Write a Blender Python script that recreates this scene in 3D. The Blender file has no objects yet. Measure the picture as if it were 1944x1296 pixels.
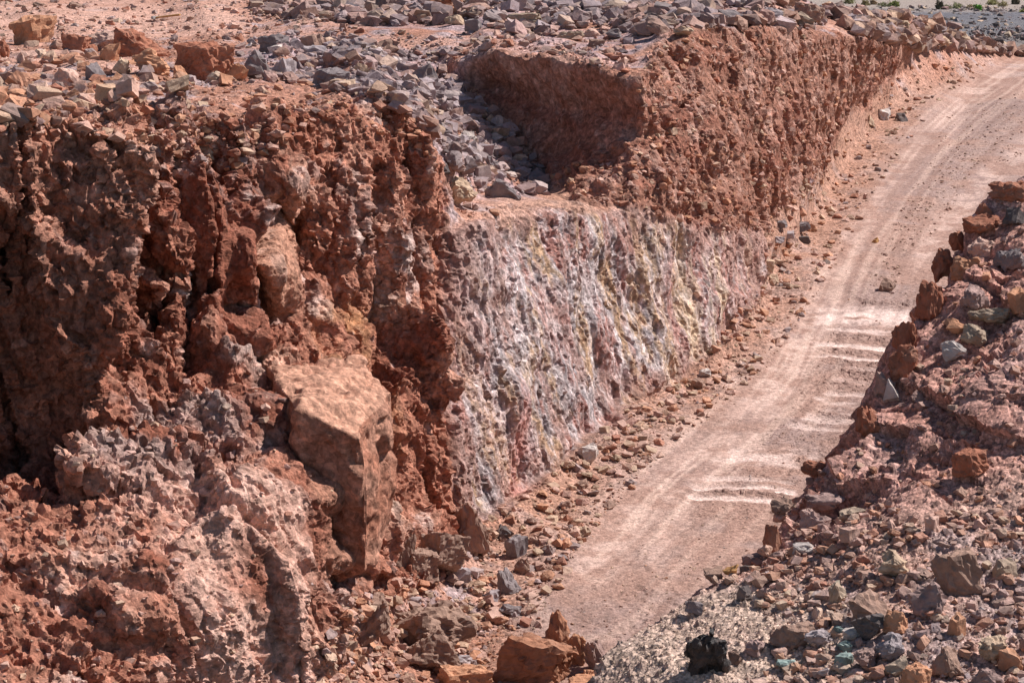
import bpy, bmesh, math, random
import numpy as np
from concurrent.futures import ThreadPoolExecutor
from mathutils import Vector, Matrix, Euler
from mathutils.geometry import delaunay_2d_cdt

# ------------------------------------------------------------------ camera, sky, sun, exposure
SC = bpy.context.scene
CAMZ = 8.0
PITCH = math.atan(774.0 / 4385.0)
FPX = 4385.0                                    # focal length in photograph pixels (1944 wide)
cam_d = bpy.data.cameras.new("camera")
cam_d.sensor_width = 36.0
cam_d.lens = 36.0 * FPX / 1944.0
cam_d.clip_start = 0.5
cam_d.clip_end = 6000.0
cam = bpy.data.objects.new("camera", cam_d)
SC.collection.objects.link(cam)
cam.location = (0, 0, CAMZ)
cam.rotation_euler = (math.pi / 2 - PITCH, 0, 0)
SC.camera = cam

SUN = Vector((0.61, 0.20, 0.77)).normalized()   # towards the sun: behind the pit, from the right
world = bpy.data.worlds.new("World")
SC.world = world
world.use_nodes = True
wn = world.node_tree
bg = wn.nodes["Background"]
sky = wn.nodes.new("ShaderNodeTexSky")
sky.sky_type = 'NISHITA'
sky.sun_disc = False
sky.sun_elevation = math.asin(SUN.z)
sky.sun_rotation = math.atan2(SUN.x, SUN.y)
sky.altitude = 900
sky.dust_density = 0.6
wn.links.new(sky.outputs[0], bg.inputs[0])
bg.inputs[1].default_value = 0.066
sun_d = bpy.data.lights.new("sun", 'SUN')
sun_d.energy = 5.0
sun_d.angle = math.radians(0.53)
sun_d.color = (1.0, 0.955, 0.915)
sun = bpy.data.objects.new("sun", sun_d)
SC.collection.objects.link(sun)
sun.rotation_euler = SUN.to_track_quat('Z', 'Y').to_euler()
sun.location = (20, 30, 40)
vs = SC.view_settings
vs.view_transform = 'Standard'
vs.look = 'None'
vs.exposure = 0.5
vs.gamma = 1.0
vs.use_curve_mapping = False
SC.cycles.max_bounces = 5
SC.cycles.diffuse_bounces = 3

COL = SC.collection
RNG = np.random.default_rng(7)
F32 = np.float32

# ------------------------------------------------------------------ projection helpers
CP, SP = math.cos(PITCH), math.sin(PITCH)

def ray(px, py):
    a = (np.asarray(px, float) - 972.0) / FPX
    b = (648.0 - np.asarray(py, float)) / FPX
    return np.stack([a, CP + b * SP, -SP + b * CP], -1)

def at_t(px, py, t):
    p = ray(px, py) * np.asarray(t, float)[..., None]
    p[..., 2] += CAMZ
    return p

def project(P):
    x, y, z = P[..., 0], P[..., 1], P[..., 2] - CAMZ
    t = y * CP - z * SP
    b = (y * SP + z * CP) / t
    return 972 + FPX * x / t, 648 - FPX * b, t

def t_from_Y(px, py, Y):
    return Y / ray(px, py)[..., 1]

def t_floor(px, py):                             # ramp floor: 10 per cent grade
    r = ray(px, py)
    return -7.72 / (r[..., 2] - 0.1 * r[..., 1])

def t_from_z(px, py, z):
    return z / ray(px, py)[..., 2]

# ------------------------------------------------------------------ numpy noise
U = np.uint32
K1, K2, K3, K4 = U(374761393), U(668265263), U(2147483647), U(1274126177)

def _fin(h):
    h = (h ^ (h >> U(13))) * K4
    h = (h ^ (h >> U(16))) * U(2246822519)
    return h ^ (h >> U(15))

def _f(h):
    return (h & U(0xffff)).astype(F32) * F32(1 / 65535.0)

def _axes(i, seed):
    i = i.astype(np.int32).view(U)
    x, y, z = i[..., 0] * K1, i[..., 1] * K2, i[..., 2] * K3 + U((seed * 1274126177) & 0xffffffff)
    return (x, x + K1), (y, y + K2), (z, z + K3)

def par(fn):                                      # run a point-wise function on several cores
    def run(P, *a, **k):
        sh = P.shape[:-1]
        Q = np.ascontiguousarray(P.reshape(-1, 3).astype(F32))
        if len(Q) < 20000:
            r = fn(Q, *a, **k)
        else:
            parts = list(POOL.map(lambda c: fn(c, *a, **k), np.array_split(Q, 16)))
            r = tuple(np.concatenate(c) for c in zip(*parts)) if isinstance(parts[0], tuple) else np.concatenate(parts)
        return tuple(c.reshape(sh) for c in r) if isinstance(r, tuple) else r.reshape(sh)
    return run

def _vnoise(P, seed=0):
    i = np.floor(P)
    f = P - i
    u = f * f * f * (f * (f * 6 - 15) + 10)
    X, Y, Z = _axes(i, seed)
    wx, wy, wz = (1 - u[:, 0], u[:, 0]), (1 - u[:, 1], u[:, 1]), (1 - u[:, 2], u[:, 2])
    out = np.zeros(len(P), F32)
    for a in (0, 1):
        for b in (0, 1):
            w, xy = wx[a] * wy[b], X[a] + Y[b]
            for c in (0, 1):
                out += w * wz[c] * _f(_fin(xy + Z[c]))
    return out * 2 - 1

def _fbm(P, seed=0, octaves=4, gain=0.5):
    out = np.zeros(len(P), F32)
    a = 1.0
    for o in range(octaves):
        out += F32(a) * _vnoise(P * F32(2.03 ** o) + F32(17.3 * o), seed + o)
        a *= gain
    return out

def _ridged(P, seed=0, octaves=3):
    out = np.zeros(len(P), F32)
    a = 1.0
    for o in range(octaves):
        out += F32(a) * (1 - 2 * np.abs(_vnoise(P * F32(2.1 ** o) + F32(9.1 * o), seed + o)))
        a *= 0.5
    return out

def _cells(P, seed=0):
    """nearest feature point: distance, tilted-plane height of that cell, random value of that cell"""
    b = np.floor(P - F32(0.5))
    X, Y, Z = _axes(b, seed)
    fr = P - b - F32(0.5)
    best = np.full(len(P), 9.0, F32)
    hh = np.zeros(len(P), U)
    D = np.zeros(P.shape, F32)
    for a in (0, 1):
        for bb in (0, 1):
            for c in (0, 1):
                h = _fin(X[a] + Y[bb] + Z[c])
                d = np.stack([fr[:, 0] - a - (_f(h) - F32(0.5)) * F32(0.85), fr[:, 1] - bb - (_f(h >> U(8)) - F32(0.5)) * F32(0.85),
                              fr[:, 2] - c - (_f(h >> U(16)) - F32(0.5)) * F32(0.85)], -1)
                q = (d * d).sum(-1)
                m = q < best
                best = np.where(m, q, best)
                hh = np.where(m, h, hh)
                D = np.where(m[:, None], d, D)
    g = np.stack([_f(hh * U(747796405)), _f(hh * U(2891336453)), _f(hh * U(277803737))], -1) * 2 - 1
    r = _f((hh * U(1597334677)) >> U(7))
    return np.sqrt(best), (D * g).sum(-1) * F32(1.3) + (r - F32(0.5)), r

POOL = ThreadPoolExecutor(4)
vnoise, fbm, ridged, cells = par(_vnoise), par(_fbm), par(_ridged), par(_cells)

def smooth01(x, a, b):
    t = np.clip((x - a) / (b - a), 0, 1)
    return t * t * (3 - 2 * t)

def mix(a, b, m):
    return a * (1 - m[..., None]) + b * m[..., None]

def C3(*c):
    return np.array(c, F32)

def in_poly(px, py, poly):
    inside = np.zeros(px.shape, bool)
    n = len(poly)
    for i in range(n):
        x0, y0 = poly[i]
        x1, y1 = poly[(i + 1) % n]
        if y0 == y1:
            continue
        c = ((y0 > py) != (y1 > py)) & (px < (x1 - x0) * (py - y0) / (y1 - y0) + x0)
        inside ^= c
    return inside

def blur(a, r, it=2):
    for _ in range(it):
        for ax in (0, 1):
            n = a.shape[ax]
            pad = [(0, 0)] * a.ndim
            pad[ax] = (r + 1, r)
            c = np.cumsum(np.pad(a, pad, mode='edge').astype(np.float64), axis=ax)
            hi = np.take(c, np.arange(2 * r + 1, 2 * r + 1 + n), axis=ax)
            lo = np.take(c, np.arange(0, n), axis=ax)
            a = (hi - lo) / (2 * r + 1)
    return a

def line_dist(px, py, pts):
    best = np.full(px.shape, 1e9)
    for (x0, y0), (x1, y1) in zip(pts[:-1], pts[1:]):
        dx, dy = x1 - x0, y1 - y0
        s = np.clip(((px - x0) * dx + (py - y0) * dy) / (dx * dx + dy * dy), 0, 1)
        best = np.minimum(best, np.hypot(px - x0 - s * dx, py - y0 - s * dy))
    return best

def raster(pts, vals, lines, gx, gy):
    """triangulate control points (with crease lines) and interpolate vals linearly on the grid gx (cols), gy (rows)"""
    vv, ee, ff, ov, oe, of = delaunay_2d_cdt([Vector(p) for p in pts], lines, [], 0, 1e-4)
    val = []
    P0 = np.array(pts)
    for k, v in enumerate(vv):
        if len(ov[k]):
            val.append(vals[ov[k][0]])
        else:
            d = np.hypot(P0[:, 0] - v.x, P0[:, 1] - v.y)
            o = np.argsort(d)[:2]
            w = 1 / (d[o] + 1e-6)
            val.append(float((np.array(vals)[o] * w).sum() / w.sum()))
    out = np.full((len(gy), len(gx)), np.nan)
    for f in ff:
        a, b, c = (vv[i] for i in f)
        x0, x1 = min(a.x, b.x, c.x), max(a.x, b.x, c.x)
        y0, y1 = min(a.y, b.y, c.y), max(a.y, b.y, c.y)
        i0, i1 = np.searchsorted(gx, x0 - 1e-6), np.searchsorted(gx, x1 + 1e-6)
        j0, j1 = np.searchsorted(gy, y0 - 1e-6), np.searchsorted(gy, y1 + 1e-6)
        if i1 <= i0 or j1 <= j0:
            continue
        X, Y = np.meshgrid(gx[i0:i1], gy[j0:j1])
        den = (b.y - c.y) * (a.x - c.x) + (c.x - b.x) * (a.y - c.y)
        if abs(den) < 1e-12:
            continue
        l0 = ((b.y - c.y) * (X - c.x) + (c.x - b.x) * (Y - c.y)) / den
        l1 = ((c.y - a.y) * (X - c.x) + (a.x - c.x) * (Y - c.y)) / den
        l2 = 1 - l0 - l1
        m = (l0 >= -1e-6) & (l1 >= -1e-6) & (l2 >= -1e-6)
        v = l0 * val[f[0]] + l1 * val[f[1]] + l2 * val[f[2]]
        sub = out[j0:j1, i0:i1]
        sub[m] = v[m]
    return out

def grid_normals(P):
    du = np.gradient(P, axis=1)
    dv = np.gradient(P, axis=0)
    n = np.cross(du, dv)
    n /= np.linalg.norm(n, axis=-1, keepdims=True) + 1e-12
    return n

def refine(V, Fc, target, iters=22):
    """split edges longer than target(points) until none is left; no cracks, longest edge first"""
    for _it in range(iters):
        N = len(V)
        e = np.stack([Fc, np.roll(Fc, -1, axis=1)], -1)              # (n,3,2)
        lo, hi = e.min(-1).ravel(), e.max(-1).ravel()
        key, inv = np.unique(lo.astype(np.int64) * N + hi, return_inverse=True)
        a, b = key // N, key % N
        mid = 0.5 * (V[a] + V[b])
        ln = np.linalg.norm(V[a, :3] - V[b, :3], axis=1)
        mark = ln > target(mid[:, :3])
        if not mark.any() or (_it > 4 and mark.mean() < 0.012):
            break
        inv = inv.reshape(-1, 3)
        longest = inv[np.arange(len(inv)), np.argmax(ln[inv], axis=1)]
        for _p in range(6):
            need = mark[inv].any(1) & ~mark[longest]
            if not need.any():
                break
            mark[longest[need]] = True
        new = np.full(len(key), -1, np.int64)
        new[mark] = N + np.arange(mark.sum())
        V = np.concatenate([V, mid[mark]])
        m = new[inv]
        cnt = (m >= 0).sum(1)
        out = [Fc[cnt == 0]]
        s1 = cnt == 1
        if s1.any():
            f, mm = Fc[s1], m[s1]
            k = np.argmax(mm >= 0, axis=1)
            r = np.arange(len(f))
            A, B, C = f[r, k], f[r, (k + 1) % 3], f[r, (k + 2) % 3]
            M = mm[r, k]
            out += [np.stack([A, M, C], 1), np.stack([M, B, C], 1)]
        s2 = cnt == 2
        if s2.any():
            f, mm = Fc[s2], m[s2]
            k = (np.argmin(mm, axis=1) + 1) % 3                       # first marked edge after the unmarked one
            r = np.arange(len(f))
            A, B, C = f[r, k], f[r, (k + 1) % 3], f[r, (k + 2) % 3]
            M0, M1 = mm[r, k], mm[r, (k + 1) % 3]
            out += [np.stack([M0, B, M1], 1)]
            d1 = np.linalg.norm(V[A, :3] - V[M1, :3], axis=1) < np.linalg.norm(V[M0, :3] - V[C, :3], axis=1)
            out += [np.stack([A, M0, np.where(d1, M1, C)], 1), np.stack([np.where(d1, A, M0), M1, C], 1)]
        s3 = cnt == 3
        if s3.any():
            f, mm = Fc[s3], m[s3]
            out += [np.stack([f[:, 0], mm[:, 0], mm[:, 2]], 1), np.stack([mm[:, 0], f[:, 1], mm[:, 1]], 1), np.stack([mm[:, 2], mm[:, 1], f[:, 2]], 1), mm]
        Fc = np.concatenate(out)
    return V, Fc

def mesh_edges(Fc, N):
    e = np.stack([Fc, np.roll(Fc, -1, axis=1)], -1)
    key, n = np.unique(e.min(-1).ravel().astype(np.int64) * N + e.max(-1).ravel(), return_counts=True)
    return key // N, key % N, n == 1

def vnormals(V, Fc):
    n = np.cross(V[Fc[:, 1]] - V[Fc[:, 0]], V[Fc[:, 2]] - V[Fc[:, 0]])
    out = np.stack([sum(np.bincount(Fc[:, k], n[:, c], len(V)) for k in range(3)) for c in range(3)], -1)
    return out / (np.linalg.norm(out, axis=1, keepdims=True) + 1e-12)

class Lap:
    def __init__(self, Fc, N):
        self.a, self.b, bd = mesh_edges(Fc, N)
        self.N = N
        self.deg = np.bincount(self.a, minlength=N) + np.bincount(self.b, minlength=N)
        self.fixed = np.zeros(N, bool)
        self.fixed[self.a[bd]] = True
        self.fixed[self.b[bd]] = True
    def smooth(self, X, it=1, w=0.7, hold=False):
        one = X.ndim == 1
        if one:
            X = X[:, None]
        for _ in range(it):
            S = np.stack([np.bincount(self.a, X[self.b, c], self.N) + np.bincount(self.b, X[self.a, c], self.N) for c in range(X.shape[1])], -1) / np.maximum(self.deg, 1)[:, None]
            Y = X + w * (S - X)
            if hold:
                Y[self.fixed] = X[self.fixed]
            X = Y
        return X[:, 0] if one else X
    def edge(self, V):
        ln = np.linalg.norm(V[self.a] - V[self.b], axis=1)
        return (np.bincount(self.a, ln, self.N) + np.bincount(self.b, ln, self.N)) / np.maximum(self.deg, 1)

# ------------------------------------------------------------------ object helpers
def tag(o, label=None, cat=None, group=None, kind=None):
    if label: o["label"] = label
    if cat: o["category"] = cat
    if group: o["group"] = group
    if kind: o["kind"] = kind
    return o

def mesh_from(name, V, Fq, colors=None, smooth=False):
    me = bpy.data.meshes.new(name)
    V = np.ascontiguousarray(V, F32)
    Fq = np.ascontiguousarray(Fq, np.int32)
    n, k = Fq.shape
    me.vertices.add(len(V))
    me.vertices.foreach_set("co", V.ravel())
    me.loops.add(n * k)
    me.loops.foreach_set("vertex_index", Fq.ravel())
    me.polygons.add(n)
    me.polygons.foreach_set("loop_start", np.arange(0, n * k, k, dtype=np.int32))
    me.polygons.foreach_set("loop_total", np.full(n, k, np.int32))
    me.polygons.foreach_set("use_smooth", np.full(n, smooth, bool))
    if colors is not None:
        at = me.color_attributes.new("Col", 'FLOAT_COLOR', 'POINT')
        c4 = np.ones((len(V), 4), F32)
        c4[:, :3] = colors
        at.data.foreach_set("color", c4.ravel())
    me.update(calc_edges=True)
    me.validate()
    return me

def add_obj(name, me, mat=None, parent=None):
    o = bpy.data.objects.new(name, me)
    COL.objects.link(o)
    if mat is not None and len(me.materials) == 0:
        me.materials.append(mat)
    if parent is not None:
        o.parent = parent
    return o

# ------------------------------------------------------------------ materials
def base_mat(name, source, scale=9.0, vary=0.35, bump=0.35, bscale=40.0, bdist=0.02, rough=0.93, tint=None, spec=0.12, speck=0, speck_amt=1.0):
    """colour from the object's colour or the 'Col' attribute, mottled by noise, with fine grain relief"""
    m = bpy.data.materials.new(name)
    m.use_nodes = True
    nt = m.node_tree
    N = nt.nodes
    L = nt.links
    bs = N["Principled BSDF"]
    bs.inputs["Roughness"].default_value = rough
    bs.inputs["Specular IOR Level"].default_value = spec
    tc = N.new("ShaderNodeTexCoord")
    geo = N.new("ShaderNodeNewGeometry")
    if source == 'attr':
        src = N.new("ShaderNodeVertexColor")
        src.layer_name = "Col"
        csock = src.outputs["Color"]
        vec = geo.outputs["Position"]
    else:
        src = N.new("ShaderNodeObjectInfo")
        csock = src.outputs["Color"]
        vec = geo.outputs["Position"]
    n1 = N.new("ShaderNodeTexNoise")
    n1.inputs["Scale"].default_value = scale
    n1.inputs["Detail"].default_value = 6
    n1.inputs["Roughness"].default_value = 0.7
    L.new(vec, n1.inputs["Vector"])
    mr = N.new("ShaderNodeMapRange")
    mr.inputs["From Min"].default_value = 0.3
    mr.inputs["From Max"].default_value = 0.7
    mr.inputs["To Min"].default_value = 1 - vary
    mr.inputs["To Max"].default_value = 1 + vary
    L.new(n1.outputs[0], mr.inputs["Value"])
    mul = N.new("ShaderNodeVectorMath")
    mul.operation = 'SCALE'
    L.new(csock, mul.inputs[0])
    L.new(mr.outputs[0], mul.inputs["Scale"])
    out = mul.outputs[0]
    if tint is not None:
        n2 = N.new("ShaderNodeTexNoise")
        n2.inputs["Scale"].default_value = scale * 0.45
        n2.inputs["Detail"].default_value = 5
        n2.inputs["Roughness"].default_value = 0.65
        L.new(vec, n2.inputs["Vector"])
        r2 = N.new("ShaderNodeMapRange")
        r2.inputs["From Min"].default_value = 0.52
        r2.inputs["From Max"].default_value = 0.68
        r2.inputs["To Max"].default_value = tint[3]
        L.new(n2.outputs[0], r2.inputs["Value"])
        mx = N.new("ShaderNodeMix")
        mx.data_type = 'RGBA'
        L.new(r2.outputs[0], mx.inputs[0])
        L.new(out, mx.inputs[6])
        mx.inputs[7].default_value = (tint[0], tint[1], tint[2], 1)
        out = mx.outputs[2]
    if speck:
        for sscale, amt in ((speck, 0.42 * speck_amt), (speck * 2.4, 0.34 * speck_amt)):
            vo = N.new("ShaderNodeTexVoronoi")
            vo.inputs["Scale"].default_value = sscale
            L.new(vec, vo.inputs["Vector"])
            sx_ = N.new("ShaderNodeSeparateColor")
            L.new(vo.outputs["Color"], sx_.inputs[0])
            r3 = N.new("ShaderNodeMapRange")
            r3.inputs["To Min"].default_value = 1 - amt
            r3.inputs["To Max"].default_value = 1 + amt
            L.new(sx_.outputs[0], r3.inputs["Value"])
            m3 = N.new("ShaderNodeVectorMath")
            m3.operation = 'SCALE'
            L.new(out, m3.inputs[0])
            L.new(r3.outputs[0], m3.inputs["Scale"])
            out = m3.outputs[0]
    L.new(out, bs.inputs["Base Color"])
    nb = N.new("ShaderNodeTexNoise")
    nb.inputs["Scale"].default_value = bscale
    nb.inputs["Detail"].default_value = 7
    nb.inputs["Roughness"].default_value = 0.72
    L.new(vec, nb.inputs["Vector"])
    bp = N.new("ShaderNodeBump")
    bp.inputs["Strength"].default_value = bump
    bp.inputs["Distance"].default_value = bdist
    L.new(nb.outputs[0], bp.inputs["Height"])
    nrm = bp.outputs[0]
    if speck:
        vb = N.new("ShaderNodeTexVoronoi")
        vb.inputs["Scale"].default_value = speck
        L.new(vec, vb.inputs["Vector"])
        b2 = N.new("ShaderNodeBump")
        b2.invert = True
        b2.inputs["Strength"].default_value = 0.6 * speck_amt
        b2.inputs["Distance"].default_value = 0.35 / speck
        L.new(vb.outputs["Distance"], b2.inputs["Height"])
        L.new(nrm, b2.inputs["Normal"])
        nrm = b2.outputs[0]
    L.new(nrm, bs.inputs["Normal"])
    return m

MAT_GROUND = base_mat("earth", 'attr', 14, 0.28, 0.6, 45, 0.03, speck=26)
MAT_WALL = base_mat("weathered_rock_wall", 'attr', 13, 0.42, 0.8, 40, 0.05, speck=17, speck_amt=0.62)
MAT_ROAD = base_mat("packed_dirt", 'attr', 14, 0.22, 0.4, 50, 0.02, speck=38, speck_amt=0.6)
MAT_STONE = base_mat("broken_stone", 'attr', 22, 0.32, 0.6, 60, 0.02, tint=(0.40, 0.25, 0.18, 0.45))
MAT_ROCK = base_mat("boulder_stone", 'object', 9, 0.32, 0.6, 40, 0.025, tint=(0.42, 0.27, 0.20, 0.40))
MAT_ROCK_GREY = base_mat("grey_boulder_stone", 'object', 10, 0.30, 0.6, 45, 0.02, tint=(0.36, 0.25, 0.20, 0.30))
MAT_COPPER = base_mat("copper_stained_stone", 'object', 16, 0.30, 0.5, 60, 0.012, tint=(0.10, 0.26, 0.24, 0.5))
MAT_BLACK = base_mat("black_slag", 'object', 20, 0.5, 0.8, 60, 0.02, rough=0.55, tint=(0.12, 0.07, 0.055, 0.6), spec=0.5)

# ------------------------------------------------------------------ main sheet: plateau, pit walls, ramp
def nonuniform(lo, a, b, hi, step, coarse):
    return np.concatenate([np.arange(lo, a, coarse), np.arange(a, b, step), np.arange(b, hi + coarse, coarse)])

GX = np.arange(-264, 2256, 4.0)                  # grid on which region outlines are softened
GY = np.arange(-48, 1484, 4.0)

PTS, INV, LINES = [], [], []

def cp(px, py, Y=None, z=None):
    if Y is not None:
        t = t_from_Y(px, py, Y)
    elif z is not None:
        t = t_from_z(px, py, z)
    else:
        t = t_floor(px, py)
    PTS.append((float(px), float(py)))
    INV.append(1.0 / float(t))
    return len(PTS) - 1

def chain(*pts):
    ids = [cp(*p) for p in pts]
    for a, b in zip(ids[:-1], ids[1:]):
        LINES.append((a, b))
    return ids

# top edge and crest towards the plain
chain((-270, -50, 66), (0, -50, 66), (350, -50, 64), (600, -50, 52), (900, -50, 44), (1200, -50, 42), (1450, -42, 42.5),
      (1540, 4, 42.5), (1600, 28, 43), (1680, 33, 45), (1720, 26, 46), (1780, 47, 50), (1850, 77, 52.5), (1944, 99, 55.5), (2260, 155, 54))
cp(2260, -50, 54)
for p in [(-270, 30, 43), (0, 30, 42.5), (300, 40, 41), (500, 30, 40), (700, 25, 37), (900, 18, 35), (1200, 14, 34.5), (1400, 18, 35.5), (1530, 40, 38),
          (-270, 110, 28), (0, 100, 29.2), (200, 100, 29.5), (420, 92, 30), (560, 66, 33), (700, 76, 31.8), (830, 72, 32),
          (-270, 185, 21), (0, 170, 21.8), (250, 165, 22.3), (500, 160, 23.6), (650, 165, 24.3), (730, 180, 25)]:
    cp(*p)
# near rim of the dark cliff
rim = chain((-270, 262, 15.9), (0, 240, 16.7), (120, 228, 17.0), (212, 246, 17.3), (240, 262, 18.0), (300, 250, 18.2), (380, 240, 18.7), (430, 262, 19.0),
            (540, 218, 20.3), (640, 200, 20.9), (720, 208, 21.4), (800, 250, 21.5), (832, 310, 21.7), (852, 395, 22.0))
# dark cliff face
for p in [(-270, 600, 15.8), (-270, 900, 15.7), (-270, 1100, 14.2), (-270, 1490, 12.8),
          (0, 500, 16.6), (0, 880, 16.75), (110, 600, 16.6), (215, 300, 17.05), (226, 500, 16.72), (222, 640, 16.6), (170, 800, 16.6), (145, 872, 16.65),
          (246, 310, 18.5), (256, 500, 18.1), (246, 650, 17.9), (205, 765, 17.5),
          (300, 330, 18.0), (330, 450, 17.75), (345, 640, 17.6), (400, 300, 18.5), (395, 450, 18.3), (440, 425, 18.3), (488, 490, 18.2), (472, 640, 18.0), (372, 700, 17.7), (360, 560, 18.1),
          (500, 360, 19.6), (548, 372, 19.5), (545, 600, 19.2), (497, 600, 19.2), (480, 330, 19.3), (560, 450, 20.0), (600, 320, 20.3), (600, 560, 19.8), (620, 450, 19.9),
          (700, 360, 20.9), (700, 560, 20.6), (690, 770, 19.7), (650, 660, 19.6), (770, 450, 21.2), (830, 500, 21.6), (820, 700, 21.1), (800, 880, 20.6), (770, 980, 20.2), (740, 880, 19.9)]:
    cp(*p)
# shattered ledge and the jutting block
chain((170, 835, 16.35), (232, 745, 16.95), (350, 712, 17.4), (500, 690, 18.2))
for p in [(150, 905, 15.7), (300, 900, 15.9), (450, 850, 16.7), (420, 765, 17.2), (300, 800, 16.5)]:
    cp(*p)
chain((505, 688, 18.15), (620, 738, 17.75), (688, 800, 17.1), (682, 830, 16.9), (560, 765, 17.0))
for p in [(550, 850, 16.98), (600, 1000, 17.02), (622, 1100, 16.98), (692, 930, 16.85), (692, 1075, 16.95), (708, 820, 19.0), (714, 960, 19.0)]:
    cp(*p)
# lower bulge
chain((495, 890, 16.2), (560, 960, 16.2), (602, 1060, 16.1), (630, 1140, 16.1), (625, 1300, 16.0), (620, 1490, 15.6))
for p in [(0, 925, 15.5), (0, 1100, 14.6), (0, 1300, 13.7), (0, 1490, 13.0), (140, 1000, 15.3), (300, 1010, 15.3), (300, 1150, 14.75), (280, 1300, 14.3), (300, 1490, 13.7),
          (520, 1100, 15.65), (450, 1000, 15.75), (520, 1300, 15.5), (150, 1180, 14.45), (420, 1180, 15.0)]:
    cp(*p)
# foot and talus of the left wall
for p in [(642, 1110, 17.4), (640, 1200, 17.1), (660, 1300, 17.0), (660, 1490, 16.2), (705, 1095, 18.3), (730, 1010, 19.1), (770, 1095, 19.0), (835, 1050, 19.9), (780, 1200, 18.3), (860, 1150, 19.2), (880, 1010, 20.7)]:
    cp(*p)
# plateau behind the rim, gully with rubble
for p in [(762, 196, 23.6), (822, 266, 23.2), (852, 340, 22.9), (872, 390, 23.1), (905, 372, 24.4),
          (450, 100, 30), (600, 130, 29.2), (740, 168, 28.3), (830, 230, 27.8), (940, 300, 27.4), (1000, 350, 26.9), (1036, 364, 26.8), (730, 112, 31.2), (830, 130, 31.0)]:
    cp(*p)
chain((882, 170, 30.0), (950, 225, 29.3), (1040, 328, 28.0), (1130, 296, 27.3), (1216, 262, 26.95))
chain((882, 122, 30.0), (940, 92, 29.3), (990, 112, 28.6), (1040, 106, 28.25), (1085, 124, 27.8), (1120, 120, 27.5), (1165, 142, 27.1), (1206, 150, 26.85), (1228, 200, 26.9), (1216, 262, 26.9))
for p in [(960, 165, 29.7), (1050, 210, 28.7), (1130, 210, 27.9)]:
    cp(*p)
for p in [(1000, 58, 32), (1150, 60, 31.5), (1100, 100, 29.9)]:
    cp(*p)
# bench above the striped wall
for p in [(1100, 380, 25.8), (1040, 385, 25.2), (960, 395, 23.9), (1200, 370, 26.0)]:
    cp(*p)
chain((890, 425, 22.2), (960, 406, 23.0), (1090, 413, 24.5), (1200, 394, 25.9), (1250, 412, 26.3), (1340, 432, 27.6), (1446, 462, 30.2))
# red upper wall
chain((1206, 150, 27.2), (1262, 78, 29.3), (1330, 60, 30.3), (1440, 50, 32.7), (1530, 60, 35.2), (1600, 70, 37.8), (1660, 76, 40.8), (1692, 96, 43.6))
for p in [(1300, 250, 27.9), (1400, 250, 30.1), (1500, 250, 33.3), (1580, 200, 37.1), (1650, 140, 41.6), (1696, 125, 44.8), (1260, 340, 26.6), (1400, 380, 29.4)]:
    cp(*p)
chain((1446, 445, 30.5), (1480, 395, 32.4), (1540, 350, 34.8), (1565, 290, 37.0), (1610, 215, 40.3), (1690, 160, 44.8))
# foot of the striped wall
chain((890, 985, 21.1), (1000, 935, 22.05), (1085, 860, 23.3), (1200, 765, 25.1), (1312, 705, 26.35), (1375, 650, 27.5), (1425, 590, 28.9), (1450, 525, 30.5))
for p in [(850, 550, 21.7), (845, 720, 21.3), (860, 880, 21.0), (940, 700, 22.2), (1080, 650, 23.9), (1200, 600, 25.4), (1320, 560, 26.9)]:
    cp(*p)
# ramp floor
for p in [(900, 1210), (900, 1300), (960, 1120), (930, 1060), (1040, 980), (1120, 900), (1230, 800), (1340, 720), (1400, 660), (1450, 590), (1480, 500), (1530, 430), (1585, 350),
          (1620, 280), (1680, 215), (1200, 1000), (1200, 1200), (1500, 700), (1500, 900), (1700, 400), (1800, 300), (1800, 600), (2260, 350), (2260, 700),
          (1944, 200), (2260, 230), (900, 1490), (1300, 1490), (2260, 1490), (1700, 1300), (1760, 170)]:
    cp(*p)
for p in [(1720, 130, 46.5), (1800, 112, 49), (1944, 124, 52), (2260, 175, 50.5), (1860, 135, 50.5)]:
    cp(*p)

GXX, GYY = np.meshgrid(GX, GY)

# region polygons in the photograph
ROAD_LEFT = [(940, 1296), (1000, 1150), (1080, 1020), (1150, 930), (1255, 838), (1360, 752), (1445, 680), (1512, 590), (1572, 490), (1618, 400), (1664, 315), (1712, 240), (1785, 170), (1860, 122), (1944, 103), (2260, 160)]
POLY_ROAD = [(900, 1500)] + ROAD_LEFT + [(2270, 1500)]
POLY_CLIFF = [(-300, 262), (0, 240), (120, 228), (212, 240), (300, 235), (380, 225), (430, 250), (540, 215), (640, 200), (720, 200), (800, 245), (835, 310), (852, 395), (848, 500), (838, 700), (850, 900), (880, 1000), (850, 1080), (790, 1130), (700, 1130), (640, 1180), (640, 1500), (-300, 1500)]
POLY_STRIPE = [(852, 440), (890, 425), (960, 404), (1090, 410), (1200, 390), (1250, 410), (1340, 425), (1446, 440), (1452, 525), (1425, 595), (1375, 655), (1312, 710), (1200, 770), (1085, 865), (1000, 940), (890, 995), (860, 930), (838, 700), (845, 500)]
POLY_RED = [(1206, 148), (1262, 76), (1330, 58), (1440, 48), (1530, 58), (1600, 68), (1660, 74), (1695, 95), (1700, 150), (1690, 165), (1612, 220), (1567, 295), (1542, 355), (1482, 400), (1448, 445), (1340, 432), (1250, 412), (1200, 392), (1105, 385), (1040, 335), (1040, 328), (950, 225), (882, 170), (875, 125), (940, 90), (1040, 106), (1120, 120)]

def region_grid(poly, r=3):
    return np.clip(blur(in_poly(GXX, GYY, poly).astype(float), r, 2), 0, 1)

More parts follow.
